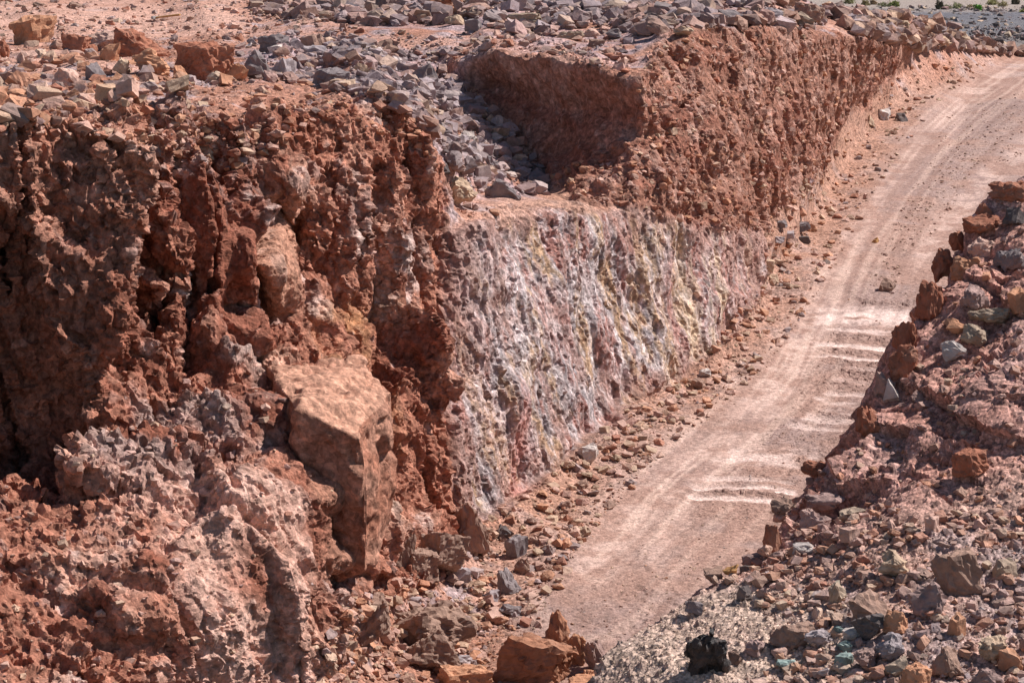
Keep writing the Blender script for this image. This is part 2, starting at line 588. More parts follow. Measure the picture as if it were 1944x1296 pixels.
def sample(G, px, py):
    u = np.clip((px - GX[0]) / 4.0, 0, len(GX) - 1.001)
    v = np.clip((py - GY[0]) / 4.0, 0, len(GY) - 1.001)
    i, j = u.astype(int), v.astype(int)
    u, v = u - i, v - j
    return (G[j, i] * (1 - u) + G[j, i + 1] * u) * (1 - v) + (G[j + 1, i] * (1 - u) + G[j + 1, i + 1] * u) * v

# base surface: coarse triangles between the control points, then split ever finer
crest_x = [-300, 1450, 1540, 1600, 1680, 1720, 1780, 1850, 1944, 2260]
crest_y = [-60, -60, 4, 28, 33, 26, 47, 77, 99, 155]
vv, _e, ff, ov, _oe, _of = delaunay_2d_cdt([Vector(p) for p in PTS], LINES, [], 0, 1e-4)
PA, IA = np.array(PTS), np.array(INV)
bpx = np.array([v[:] for v in vv])
binv = np.zeros(len(vv))
for k, v in enumerate(vv):
    if len(ov[k]):
        binv[k] = IA[ov[k][0]]
    else:
        dd_ = np.hypot(PA[:, 0] - v.x, PA[:, 1] - v.y)
        o_ = np.argsort(dd_)[:2]
        w_ = 1 / (dd_[o_] + 1e-6)
        binv[k] = (IA[o_] * w_).sum() / w_.sum()
V0 = at_t(bpx[:, 0], bpx[:, 1], 1 / binv)
F0 = np.array([list(f) for f in ff])
cen = bpx[F0].mean(1)
F0 = F0[cen[:, 1] > np.interp(cen[:, 0], crest_x, crest_y)]
_u, _i = np.unique(F0, return_inverse=True)
V0, F0 = V0[_u], _i.reshape(-1, 3)
V0, F0 = refine(V0, F0, lambda p: np.full(len(p), 0.40) * np.clip(p[:, 1] / 25, 1, 2.5))
L0 = Lap(F0, len(V0))
V0 = L0.smooth(V0, 1, 0.35, hold=True)
G_wall = np.maximum(np.maximum(region_grid(POLY_CLIFF, 3), region_grid(POLY_STRIPE, 3)), region_grid(POLY_RED, 3))
G_road = region_grid(POLY_ROAD, 3)
G_hid = region_grid([(2300, 260), (1950, 380), (1860, 440), (1770, 620), (1680, 790), (1580, 930), (1500, 1010), (1400, 1110), (1250, 1200), (1160, 1300), (1100, 1500), (2300, 1500)], 2)

G_scr = region_grid([(1540, 560), (1770, 550), (1690, 740), (1620, 830), (1530, 900), (1480, 990), (1290, 985), (1380, 860), (1500, 790)], 2)

def target(p):
    px, py, t = project(p)
    g = np.where(sample(G_wall, px, py) > 0.08, np.where(px < 850, 6.6, 7.3), np.where(sample(G_road, px, py) > 0.3, 7.5, 16.0))
    g = np.where((g > 9) & (t > 33), 18.0, g)
    g = np.where(sample(G_scr, px, py) > 0.5, 4.2, g)
    out = (px < -40) | (px > 1985) | (py < -30) | (py > 1330)
    g = np.where(out, 34.0, g)
    g = np.where(sample(G_hid, px, py) > 0.5, 30.0, g)
    return g * t / FPX

P, FM = refine(V0, F0, lambda p: 1.8 * target(p))
LM = Lap(FM, len(P))
P = LM.smooth(P, 2, 0.5, hold=True)
PXg, PYg, T = project(P)
if (vnormals(P, FM) * (np.array([0, 0, CAMZ]) - P)).sum() < 0:
    FM = FM[:, ::-1].copy()

def soft(poly, r=6):
    return sample(region_grid(poly, max(1, r // 2)), PXg, PYg)

def masks():
    wob_ = 16 * vnoise(P * 1.4, 2) + 8 * vnoise(P * 4.0, 4)
    road_ = sample(region_grid(POLY_ROAD, 6), PXg + wob_, PYg + 0.6 * wob_)
    w3 = 0.5 * wob_
    cliff_, str_, red_ = (sample(region_grid(p, 1), PXg + w3, PYg + w3) for p in (POLY_CLIFF, POLY_STRIPE, POLY_RED))
    return road_, cliff_, str_, red_, np.clip(1 - road_ - cliff_ - str_ - red_, 0, 1)

m_road, m_cliff, m_str, m_red, m_dirt = masks()
FAR = smooth01(P[..., 1], 28, 50)

N0 = vnormals(P, FM)
N0 = LM.smooth(N0, 14, 0.9)
N0 /= np.linalg.norm(N0, axis=-1, keepdims=True)
SPC = LM.smooth(LM.edge(P), 2)

def band(lam):                                    # leave out relief finer than the mesh can carry
    return smooth01(lam / SPC, 1.1, 3.6)

# --- large relief
Pf = P.astype(F32)
warp = np.stack([fbm(Pf * 0.8, 3, 3), fbm(Pf * 0.8, 5, 3), fbm(Pf * 0.8, 7, 3)], -1)
Q = Pf + 0.22 * warp
sh = Pf + 0.07 * warp                             # bedding leans: shear along the wall
sh[..., 0] += 0.18 * sh[..., 2]
c1, f1, r1 = cells(sh * C3(1.3, 1.3, 0.52), 11)
c2, f2, r2 = cells(sh * C3(4.0, 4.0, 1.9) + 3, 12)
flute = ridged(sh * C3(1.7, 1.7, 0.28), 21, 3)
f1s, f2s = LM.smooth(f1, 1), LM.smooth(f2, 1)
low_m = smooth01(PYg - 0.35 * np.clip(PXg, 0, 900), 700, 850) * m_cliff
calm = np.zeros(len(P))
for poly_, k_ in (([(505, 688), (640, 735), (692, 800), (684, 834), (560, 770)], 0.9), ([(545, 775), (682, 832), (697, 930), (694, 1085), (625, 1110), (560, 900)], 0.6),
                  ([(486, 372), (552, 372), (550, 612), (493, 612)], 0.85), ([(-30, 330), (195, 330), (215, 640), (150, 850), (-30, 865)], 0.15),
                  ([(395, 430), (492, 440), (486, 640), (380, 705)], 0.55), ([(640, 300), (840, 340), (840, 620), (650, 560)], 0.35),
                  ([(-30, 930), (330, 930), (420, 1100), (400, 1300), (-30, 1300)], 0.35), ([(430, 1000), (610, 1080), (620, 1300), (430, 1300)], 0.35)):
    calm = np.maximum(calm, k_ * soft(poly_, 4))
blocky = smooth01(fbm(Pf * 0.45 + 3, 15, 2), -0.35, 0.35)
cleft = smooth01(1 - np.abs(vnoise(sh * C3(1.25, 1.25, 0.16), 17)) * 1.6 + 0.05 * f2, 0.80, 1.0)
cleft2 = smooth01(1 - np.abs(vnoise(sh * C3(2.9, 2.9, 0.45) + 4, 18)) * 1.7, 0.82, 1.0)
d = m_cliff * (1 - calm) * (0.25 * f1s + (0.045 + 0.05 * blocky) * f2s * band(0.25) + 0.03 * flute - 0.22 * cleft - 0.05 * cleft2)
# the joints one can follow down the dark cliff, with the columns between them
jw = 9 * vnoise(Pf * 2.2, 19)
for line_, wd_, dp_ in (([(236, 262), (240, 330), (252, 420), (250, 520), (238, 640), (215, 745)], 13, 0.50), ([(286, 300), (292, 420), (300, 560), (296, 690)], 8, 0.26),
                        ([(345, 270), (352, 420), (372, 540), (362, 700)], 10, 0.34), ([(392, 330), (402, 440), (398, 560)], 7, 0.24), ([(494, 400), (492, 500), (498, 640)], 9, 0.30),
                        ([(560, 330), (566, 450), (572, 600)], 8, 0.28), ([(628, 330), (640, 450), (640, 590)], 9, 0.26), ([(706, 330), (716, 480), (732, 640), (738, 800)], 9, 0.26),
                        ([(14, 260), (20, 420), (8, 560)], 7, 0.25), ([(790, 420), (800, 600), (812, 760)], 8, 0.16),
                        ([(640, 760), (660, 700), (690, 650)], 8, 0.20)):
    ld_ = line_dist(PXg + jw, PYg, line_)
    d += m_cliff * dp_ * (0.30 * np.exp(-((ld_ - 2.8 * wd_) / (1.6 * wd_)) ** 2) - np.exp(-(ld_ / wd_) ** 2))
flute2 = ridged(sh * C3(2.6, 2.6, 0.33) + 5, 23, 3)
d += m_str * (0.03 * f2s + 0.05 * f1s + 0.008 * flute2 + 0.15 * fbm(Q * C3(0.9, 0.9, 0.8), 29, 3) - 0.03 * cleft2)
rill = ridged(Q * C3(3.4, 3.4, 0.55), 31, 3)
hollow = soft([(875, 125), (940, 92), (1040, 108), (1206, 150), (1214, 262), (1040, 330), (950, 225)], 4)
cleft3 = smooth01(1 - np.abs(vnoise(Q * C3(3.1, 3.1, 0.32) + 9, 35)) * 1.5, 0.70, 1.0) * smooth01(PXg, 1200, 1290)
strata = fbm(Q * C3(0.5, 0.5, 4.0), 33, 3)
d += m_red * (0.06 * rill - 0.17 * cleft3 + 0.04 * strata + 0.035 * f2s * band(0.25)) * (1 - 0.3 * hollow) * (1 - 0.3 * FAR)
d += m_dirt * (0.10 * fbm(Pf * 0.7, 41, 2) * band(1.2) + 0.05 * fbm(Pf * 3.0, 43, 2) * band(0.3))
d += m_road * (0.035 * fbm(Pf * 0.8, 45, 3))
P = P + N0 * (d * band(0.5))[..., None]
# split again where the large relief has pulled the surface apart, carrying the fields along
A_, FM = refine(np.column_stack([P, PXg, PYg, f1s, f2s, flute, strata, calm, hollow, warp]), FM, target)
P, PXg, PYg, f1, f2, flute, strata, calm, hollow, warp = A_[:, :3], A_[:, 3], A_[:, 4], A_[:, 5], A_[:, 6], A_[:, 7], A_[:, 8], A_[:, 9], A_[:, 10], A_[:, 11:14].astype(F32)
LM = Lap(FM, len(P))
P = LM.smooth(P, 1, 0.45, hold=True)
m_road, m_cliff, m_str, m_red, m_dirt = masks()

SPC = LM.smooth(LM.edge(P), 2)

# --- tyre lanes and cross scrapes on the ramp
LANE_A = [(1130, 1060), (1240, 940), (1400, 800), (1490, 700), (1560, 560), (1610, 460), (1680, 350), (1755, 258), (1840, 180), (1960, 104)]
LANE_B = [(1250, 1060), (1330, 930), (1440, 820), (1520, 700), (1600, 560)]
LANE_C = [(1990, 255), (1900, 315), (1830, 390), (1760, 480)]
sc_px = 150.0 * 29.0 / P[..., 1] / 150.0
laneA = np.exp(-(line_dist(PXg, PYg, LANE_A) / (34 * sc_px)) ** 2)
laneB = np.exp(-(line_dist(PXg, PYg, LANE_B) / (16 * sc_px)) ** 2) * 0.7
laneC = np.exp(-(line_dist(PXg, PYg, LANE_C) / (34 * sc_px)) ** 2) * 0.9
lane = np.clip(laneA + laneB + laneC, 0, 1) * m_road
wob = fbm(np.stack([PXg * 0.012, PYg * 0.03, PXg * 0], -1), 51, 3)
scrape = np.zeros_like(lane)
berm_s = np.zeros_like(lane)
for (yc, x0, x1, h, amp) in [(598, 1545, 1760, 20, 0.8), (655, 1570, 1760, 5, 1.0), (683, 1560, 1760, 4.5, 1.0), (765, 1530, 1700, 5, 1.0), (781, 1540, 1700, 4, .8), (800, 1500, 1700, 8, 0.5), (945, 1320, 1520, 7, 0.9), (968, 1295, 1500, 5, .8), (880, 1380, 1560, 16, 0.6), (628, 1580, 1760, 4, .7), (706, 1570, 1760, 4, .6), (727, 1560, 1750, 4, .6), (752, 1550, 1720, 4, .6), (820, 1480, 1640, 5, .5), (925, 1340, 1520, 5, .5)]:
    yy = PYg - (yc + 0.085 * (PXg - 1640)) - 5 * wob
    scrape += amp * np.exp(-(yy / h) ** 4) * smooth01(PXg + 40 * wob, x0, x0 + 25) * (1 - smooth01(PXg + 40 * wob, x1 - 25, x1))
for (yc, x0, x1, h) in [(572, 1620, 1740, 7), (640, 1560, 1760, 6), (670, 1565, 1760, 6), (697, 1540, 1760, 6), (715, 1545, 1750, 9), (740, 1540, 1750, 9), (790, 1550, 1700, 4), (957, 1300, 1500, 4)]:
    yy = PYg - (yc + 0.085 * (PXg - 1640)) - 6 * wob
    berm_s += np.exp(-(yy / h) ** 2) * smooth01(PXg + 40 * wob, x0, x0 + 25) * (1 - smooth01(PXg + 40 * wob, x1 - 25, x1))
scrape = np.clip(scrape, 0, 1) * (1 - 0.8 * np.clip(berm_s, 0, 1))
teeth = 0.5 + 0.5 * np.cos((PXg - 1640 + 0.5 * (PYg - 600)) / 36.0 * 2 * math.pi)
teeth_zone = np.exp(-((PYg - 600) / 26) ** 4) * smooth01(PXg, 1545, 1575)
P[..., 2] += -0.025 * lane + 0.020 * berm_s - 0.015 * scrape + 0.012 * teeth * teeth_zone

# --- fine relief
N1 = LM.smooth(vnormals(P, FM), 5, 0.8)
N1 /= np.linalg.norm(N1, axis=-1, keepdims=True)
Pf = P.astype(F32)
sh = Pf + 0.06 * warp
sh[..., 0] += 0.18 * sh[..., 2]
c3, f3, r3 = cells(sh * C3(9, 9, 6), 13)
c4, f4, r4 = cells(Pf * 15, 14)
c5, f5, r5 = cells(Pf * 32, 15)
fine = fbm(Pf * 9, 61, 3, 0.6)
striae = ridged(sh * C3(13, 13, 1.6), 25, 3)
rough = smooth01(fbm(Pf * 0.7, 63, 2), -0.5, 0.5)
b3, b4, b5 = band(0.11), band(0.066), band(0.034)
f3 = f3 * b3; f4 = f4 * b4; fine = fine * b3; striae = striae * b4
pe4 = np.clip(0.5 - c4, 0, 1) * 2 * b4
pe5 = np.clip(0.5 - c5, 0, 1) * 2 * b5
d = m_cliff * (1 - 0.45 * calm) * (1 - 0.1 * smooth01(PYg, 880, 980) * (1 - smooth01(PXg, 560, 660))) * (0.042 * f3 * (0.3 + 0.8 * rough) + 0.024 * f4 * (0.5 + 0.6 * rough) + 0.014 * fine)
d += m_str * (0.022 * f3 + 0.011 * striae + 0.016 * f4 + 0.010 * f5 * b5)
d += m_red * (1 - 0.4 * hollow) * (0.022 * f3 + 0.05 * pe4 * (r4 > 0.6) + 0.016 * fine + 0.015 * pe5)
d += m_dirt * (0.045 * pe4 * (r4 > 0.45) + 0.022 * pe5 + 0.012 * fine)
rf = 1 - 0.75 * np.clip(lane + scrape, 0, 1)
d += m_road * rf * (0.016 * pe4 * (r4 > 0.6) + 0.018 * pe5 + 0.006 * fine + berm_s * 0.016 * f4)
P = P + N1 * d[..., None]
NV = vnormals(P, FM)

# --- colours of the ground, some sunlight and shade painted in
red = C3(0.33, 0.165, 0.105)
redlight = C3(0.45, 0.265, 0.19)
darkred = C3(0.22, 0.085, 0.055)
tan = C3(0.56, 0.37, 0.275)
greyd = C3(0.30, 0.255, 0.25)
pale = C3(0.66, 0.56, 0.51)
ochre = C3(0.46, 0.27, 0.12)
mauve = C3(0.33, 0.19, 0.18)
nA = fbm(Pf * 0.6, 71, 4) * band(0.8)
nB = fbm(Pf * 2.2, 73, 4) * band(0.3)
nC = fbm(Pf * 6.5, 75, 3) * b3
dirt = mix(np.broadcast_to(red, P.shape), redlight, smooth01(nA + 0.6 * nB, -0.5, 0.7))
dirt = mix(dirt, greyd, 0.75 * smooth01(nB + 0.5 * nC, 0.25, 0.8))
# dusty grey-lilac ground where rubble lies
POLY_GREY = [(440, 95), (560, 60), (700, 85), (830, 125), (880, 170), (960, 240), (1040, 330), (1040, 370), (900, 370), (830, 270), (740, 195), (600, 165), (480, 150)]
POLY_GREY2 = [(600, -60), (1560, -60), (1560, 50), (1440, 45), (1330, 55), (1260, 70), (1190, 145), (1060, 105), (950, 85), (860, 60), (720, 60), (600, 30)]
mg = np.maximum(soft(POLY_GREY, 6), soft(POLY_GREY2, 6) * 0.8)
dirt = mix(dirt, C3(0.35, 0.26, 0.25), mg * smooth01(nB, -0.7, 0.3))
POLY_TOPROAD = [(-300, 15), (450, 5), (470, 60), (300, 65), (0, 60), (-300, 70)]
dirt = mix(dirt, C3(0.53, 0.33, 0.24), soft(POLY_TOPROAD, 6) * 0.8)
apron = smooth01(PYg, 120, 200) * smooth01(PXg, 860, 1000) * (1 - mg)
dirt = mix(dirt, C3(0.36, 0.215, 0.145), 0.7 * apron)
# cliff colours
cl = mix(np.broadcast_to(C3(0.36, 0.175, 0.12), P.shape), C3(0.46, 0.275, 0.205), smooth01(f1 + 0.7 * nB, 0.0, 0.9))
cl = mix(cl, darkred, 0.8 * smooth01(flute + 0.6 * nA, 0.4, 1.2))
cl = mix(cl, C3(0.30, 0.23, 0.21), 0.55 * smooth01(nB + 0.6 * f3, 0.4, 0.95))
cl = mix(cl, pale, 0.5 * smooth01(nC + 0.7 * nB, 0.65, 1.2))
lower = smooth01(PYg - 0.25 * (300 - PXg) * 0, 860, 960) * (1 - smooth01(PXg, 560, 640))
cl = mix(cl, C3(0.58, 0.39, 0.315), 0.8 * lower * smooth01(nA + nB, -0.6, 0.5))  # lower bulge painted paler and pinker to look sunlit
ledge = soft([(160, 830), (240, 745), (350, 715), (500, 690), (560, 770), (500, 890), (300, 900), (170, 900)], 6)
cl = mix(cl, C3(0.42, 0.35, 0.32), 0.6 * ledge * smooth01(nB, -0.5, 0.4))
cl = mix(cl, C3(0.30, 0.165, 0.115), 0.8 * soft([(545, 775), (682, 832), (697, 930), (694, 1085), (625, 1110), (560, 900)], 3))  # shade of the block's front painted in as dark brown
cl = mix(cl, C3(0.60, 0.40, 0.30), 0.8 * soft([(505, 688), (640, 735), (692, 800), (684, 834), (560, 770)], 2))  # sunlit top of the block painted in as a lighter tone
cl = mix(cl, C3(0.45, 0.27, 0.19), 0.7 * soft([(486, 372), (552, 372), (550, 612), (493, 612)], 2))
yel = soft([(590, 600), (720, 560), (760, 900), (720, 1000), (690, 830)], 10)
cl = mix(cl, ochre, 0.55 * yel * smooth01(nB, -0.5, 0.4))
prow_shade = soft([(-300, 300), (150, 300), (225, 420), (225, 640), (160, 860), (-300, 880)], 8)
cl = mix(cl, C3(0.26, 0.115, 0.075), 0.65 * prow_shade * smooth01(nB, -0.9, 0.2))  # shade on the prow's front face painted in as darker brown
# striped wall colours, in near-vertical streaks
sv = sh * C3(3.0, 3.0, 0.8)
sx2 = sh.copy()
sx2[..., 0] -= 0.45 * sh[..., 2]
sx3 = sh.copy()
sx3[..., 0] += 0.5 * sh[..., 2]
scr = smooth01(1 - np.abs(vnoise(sx2 * C3(11, 11, 1.6), 91)) * 7, 0.2, 0.9) + smooth01(1 - np.abs(vnoise(sx3 * C3(13, 13, 2.2) + 5, 92)) * 7, 0.2, 0.9) + 0.8 * smooth01(1 - np.abs(vnoise(sh * C3(9, 9, 0.9) + 7, 93)) * 4, 0.2, 0.9)
s1, s2, s3 = fbm(sv, 81, 4, 0.65), fbm(sv * 1.5 + 8, 83, 4, 0.65), fbm(sh * C3(18, 18, 3.0), 85, 3, 0.7)
s4 = fbm(sh * C3(30, 30, 12.0) + 4, 87, 2, 0.7)
st = mix(np.broadcast_to(C3(0.38, 0.27, 0.24), P.shape), C3(0.30, 0.275, 0.28), smooth01(s2, -0.3, 0.3))
st = mix(st, C3(0.48, 0.33, 0.19), smooth01(s1, 0.1, 0.6) * 0.75)
st = mix(st, C3(0.36, 0.17, 0.135), smooth01(-s1, 0.15, 0.6) * 0.8)
st = mix(st, C3(0.20, 0.16, 0.145), 0.8 * smooth01(s4 - 0.4 * s3, 0.25, 0.8))
st = mix(st, C3(0.66, 0.60, 0.575), 0.6 * smooth01(s2 * 0.55 + s3 * 0.6 + 0.3 * s4, 0.15, 0.9))
st = mix(st, C3(0.70, 0.635, 0.61), np.clip(0.62 * scr * smooth01(s2 + s4, -1.0, 0.3), 0, 0.85))
st = mix(st, C3(0.50, 0.33, 0.285), 0.35 * smooth01(fbm(sh * C3(1.6, 1.6, 1.0) + 2, 89, 3), 0.1, 0.6))
yb = smooth01(PXg + 60 * nA, 1250, 1330)
st = mix(st, C3(0.66, 0.51, 0.34), 0.75 * yb * smooth01(s1 + 0.4 * nB, -0.5, 0.5))
wb = np.exp(-((PXg - 0.10 * (PYg - 400) - 955) / 26) ** 2) * smooth01(PYg, 405, 450) * (1 - smooth01(PYg, 600, 760))
st = mix(st, C3(0.70, 0.66, 0.65), 0.8 * wb * smooth01(s3, -0.8, 0.3))
st = st * C3(1.07, 1.04, 0.98)
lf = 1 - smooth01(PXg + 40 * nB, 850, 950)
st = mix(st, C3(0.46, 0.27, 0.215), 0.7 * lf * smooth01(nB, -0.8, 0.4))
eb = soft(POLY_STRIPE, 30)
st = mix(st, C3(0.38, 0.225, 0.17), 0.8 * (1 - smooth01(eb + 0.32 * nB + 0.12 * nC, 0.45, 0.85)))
pk = np.exp(-((PXg - 0.12 * (PYg - 850) - 990) / 14) ** 2) * smooth01(PYg, 700, 800)
st = mix(st, C3(0.56, 0.27, 0.21), 0.7 * pk)
# upper red wall
rw = mix(np.broadcast_to(C3(0.35, 0.175, 0.115), P.shape), C3(0.46, 0.27, 0.195), smooth01(nB + 0.5 * nC, -0.3, 0.8))
rw = mix(rw, C3(0.30, 0.12, 0.075), 0.6 * smooth01(strata, 0.1, 0.7))
rw = mix(rw, C3(0.55, 0.37, 0.28), 0.6 * smooth01(r4 + 0.4 * nC, 0.75, 1.0) * (c4 < 0.5))
# ramp
rd = mix(np.broadcast_to(C3(0.325, 0.21, 0.16), P.shape), C3(0.295, 0.21, 0.175), smooth01(nA + 0.7 * nB, -0.2, 0.6))
rd = mix(rd, C3(0.27, 0.18, 0.14), 0.5 * smooth01(nC + 0.5 * nB, 0.1, 0.8))
rd = mix(rd, C3(0.52, 0.38, 0.305), 0.85 * lane * smooth01(nC + nB, -0.9, 0.4))
ldA = line_dist(PXg, PYg, LANE_A) / sc_px * np.where(PXg * 0.62 + PYg > 1580, 1, -1)
streak = fbm(np.stack([ldA * 0.075, PYg * 0.006, PXg * 0.003], -1), 55, 3, 0.7)
rd = mix(rd, C3(0.56, 0.415, 0.325), 0.55 * smooth01(streak, 0.0, 0.6) * np.exp(-(ldA / 110) ** 2))
rd = mix(rd, C3(0.26, 0.165, 0.125), 0.45 * smooth01(-streak, 0.1, 0.7))
rd = rd * C3(1.0, 0.99, 0.97)
scrape = scrape * smooth01(fbm(Pf * C3(2.5, 6, 2.5), 57, 3), -0.95, 0.0)
rd = mix(rd, C3(0.70, 0.55, 0.455), 0.95 * scrape)
rd = mix(rd, C3(0.29, 0.20, 0.16), 0.4 * np.clip(berm_s, 0, 1))
rd = mix(rd, C3(0.66, 0.53, 0.45), 0.7 * np.exp(-(((PXg - 1370) / 28) ** 2 + ((PYg - 718) / 14) ** 2)))
cl = cl * C3(1.24, 1.15, 1.04)
st = st * 1.06
cw = np.stack([m_dirt, m_cliff, m_str, m_red, m_road], -1)
cw = cw / cw.sum(-1, keepdims=True)
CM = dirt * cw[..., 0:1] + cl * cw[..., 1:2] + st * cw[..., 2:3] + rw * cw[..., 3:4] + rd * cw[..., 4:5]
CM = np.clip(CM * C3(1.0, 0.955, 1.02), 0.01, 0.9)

# --- split the sheet into the setting's pieces: 0 plateau, 1 cliff, 2 striped, 3 red wall, 4 road, 5 talus
cx_, cy_ = PXg[FM].mean(1), PYg[FM].mean(1)
qc = np.zeros(len(FM), int)
qc[in_poly(cx_, cy_, POLY_ROAD)] = 4
qc[(qc == 0) & (cy_ > np.interp(cx_, [640, 860, 1000, 1446, 1480, 1700], [1130, 1000, 930, 450, 390, 150])) & (cx_ > 640)] = 5
qc[in_poly(cx_, cy_, POLY_CLIFF)] = 1
qc[in_poly(cx_, cy_, POLY_RED)] = 3
qc[in_poly(cx_, cy_, POLY_STRIPE)] = 2
PV, CV = P, CM

def sub_mesh(name, faces, mat, extra=None):
    u, inv = np.unique(faces, return_inverse=True)
    V, Cc, Fq = PV[u], CV[u], inv.reshape(faces.shape)
    if extra is not None:
        eV, eC, eF = extra
        Fq = np.concatenate([Fq, eF + len(V)])
        V = np.concatenate([V, eV])
        Cc = np.concatenate([Cc, eC])
    return add_obj(name, mesh_from(name, V, Fq, Cc, smooth=False), mat)

# back slope of the plateau down to the plain
sx = np.linspace(-260, 2250, 120)
sy = np.interp(sx, crest_x[2:], crest_y[2:]) + 3
sy[sx < 1540] = np.interp(sx[sx < 1540], [-300, 1450, 1540], [-44, -40, 7])
edge_pts = P[LM.fixed]
ex, ey, _t = project(edge_pts)
sel = ey < np.interp(ex, crest_x, crest_y) + 14
edge_pts, ex = edge_pts[sel], ex[sel]
top = np.array([edge_pts[np.argmin(np.abs(ex - x))] for x in sx])
low = top.copy()
low[:, 1] += 7
low[:, 2] = CAMZ - 3.9
eV = np.concatenate([top - np.array([0, 0, 0.03]), low])
n = len(sx)
eF = np.array([[k, k + 1, n + k + 1] for k in range(n - 1)] + [[k, n + k + 1, n + k] for k in range(n - 1)])
plateau = tag(sub_mesh("plateau_ground", FM[(qc == 0)], MAT_GROUND, (eV, np.tile(red, (2 * n, 1)), eF)), "red stony ground of the plateau above the pit", "ground", kind="structure")
cliff = tag(sub_mesh("cliff_wall", FM[(qc == 1)], MAT_WALL), "dark jagged red rock wall on the left of the pit", "rock wall", kind="structure")
stripe = tag(sub_mesh("striped_rock_wall", FM[(qc == 2)], MAT_WALL), "pale rock wall streaked white, mauve and yellow beside the ramp", "rock wall", kind="structure")
redw = tag(sub_mesh("red_earth_wall", FM[(qc == 3)], MAT_WALL), "crumbly red earth wall above the pale streaked rock", "earth wall", kind="structure")
road = tag(sub_mesh("road", FM[(qc == 4)], MAT_ROAD), "pale dirt ramp with tyre tracks rising out of the pit", "dirt road", kind="structure")
talusg = tag(sub_mesh("talus_ground", FM[(qc == 5)], MAT_GROUND), "strip of loose red debris along the foot of the pit wall", "ground", kind="structure")

# ------------------------------------------------------------------ right bank and spoil heap (height over plan)
RP, RZ, RL = [], [], []

def rp(px, py, Y):
    p = at_t(px, py, t_from_Y(px, py, Y))
    RP.append((float(p[0]), float(p[1])))
    RZ.append(float(p[2]))
    return len(RP) - 1

crest = [(3100, 150, 22.5), (2260, 225, 21.6), (2050, 300, 20.8), (1944, 356, 20.2), (1890, 378, 20.0), (1850, 420, 19.8), (1822, 460, 19.6), (1792, 525, 19.3), (1767, 575, 19.0), (1732, 615, 18.8),
         (1702, 665, 18.5), (1692, 708, 18.3), (1658, 768, 18.0), (1628, 818, 17.8), (1602, 852, 17.6), (1548, 884, 17.4), (1494, 947, 17.1), (1468, 988, 16.9), (1434, 1042, 16.6),
         (1355, 1088, 16.3), (1285, 1122, 16.1), (1205, 1182, 15.7), (1155, 1242, 15.4), (1115, 1298, 15.1), (1030, 1400, 14.5), (960, 1490, 14.0)]
crest = [(a + (26 if 430 < b < 840 else 40 if 840 <= b < 1060 else 22 if b >= 1060 and b < 1200 else 8 if b < 1000 else 0), b, c) for a, b, c in crest]
ids = [rp(*p) for p in crest]
RL += list(zip(ids[:-1], ids[1:]))
sk = []
for (px, py, Y), i in zip(crest, ids):
    x, y = RP[i]
    hgt = RZ[i] - (CAMZ - 7.72 + 0.1 * y)
    k = 0.35 * max(hgt, 0.2)
    RP.append((x - 0.8 * k - 0.1, y + 0.55 * k + 0.08))
    RZ.append(CAMZ - 7.72 + 0.1 * y - 0.5)
    sk.append(len(RP) - 1)
RL += list(zip(sk[:-1], sk[1:]))
for p in [(1944, 500, 19.2), (2260, 480, 19.6), (1850, 560, 18.75), (1800, 640, 18.3), (1760, 720, 17.9), (1875, 680, 17.95), (1944, 680, 17.6), (1690, 830, 17.45), (1745, 800, 17.4), (1800, 800, 17.35), (1850, 800, 17.0), (1944, 850, 16.75),
          (1640, 905, 16.95), (1700, 930, 16.6), (1760, 880, 16.9), (1790, 900, 16.85), (1770, 980, 16.1), (1850, 960, 16.2), (1944, 1000, 15.8), (1600, 1000, 16.25), (1500, 1080, 15.95), (1400, 1130, 15.65), (1700, 1080, 15.5), (1850, 1080, 15.3), (1944, 1150, 14.85),
          (1300, 1220, 15.05), (1500, 1200, 15.0), (1500, 1280, 14.5), (1700, 1250, 14.35), (1944, 1300, 13.9), (1300, 1350, 14.3), (1700, 1490, 13.0), (2260, 900, 16.3), (2260, 1200, 14.4), (2260, 1490, 12.7), (1300, 1490, 13.5),
          (3100, 480, 19.8), (3100, 900, 16.5), (3100, 1200, 14.6), (3100, 1490, 12.8)]:
    rp(*p)
step = 0.0165
RA = np.array(RP)
hx = np.concatenate([np.arange(RA[:, 0].min(), 4.9, step), np.arange(4.9, RA[:, 0].max(), 0.06)])
hy = np.arange(RA[:, 1].min(), RA[:, 1].max(), step)
H = raster(RP, RZ, RL, hx, hy)
# keep only the land inside the skirt / outer outline
outline = [RP[i] for i in sk] + [RP[ids[-1]]] + [tuple(at_t(px, py, t_from_Y(px, py, Y))[:2]) for px, py, Y in [(1300, 1490, 13.5), (1700, 1490, 13.0), (3100, 1490, 12.8), (3100, 900, 16.5), (3100, 150, 22.5)]]
HX, HY = np.meshgrid(hx, hy)
valid = in_poly(HX, HY, outline) & ~np.isnan(H)
H[np.isnan(H)] = 2.0
H = blur(H, 3, 2)
RPn = np.stack([HX, HY, H], -1)
rpx, rpy, _ = project(RPn)
heapflat = smooth01(rpy + 0.35 * (rpx - 1600), 960, 1060)       # the loose heap nearer the camera
Pf2 = RPn.astype(F32)
NR = grid_normals(RPn)
NR = blur(NR, 4, 1)
NR /= np.linalg.norm(NR, axis=-1, keepdims=True)
if NR[..., 2].mean() < 0:
    NR = -NR
w2 = np.stack([fbm(Pf2 * 1.1, 103, 3), fbm(Pf2 * 1.1, 105, 3), fbm(Pf2 * 1.1, 107, 3)], -1)
Q2 = Pf2 + 0.05 * w2
rot = Q2.copy()
rot[..., 0] = 0.8 * Q2[..., 0] + 0.6 * Q2[..., 1]
rot[..., 1] = -0.6 * Q2[..., 0] + 0.8 * Q2[..., 1]
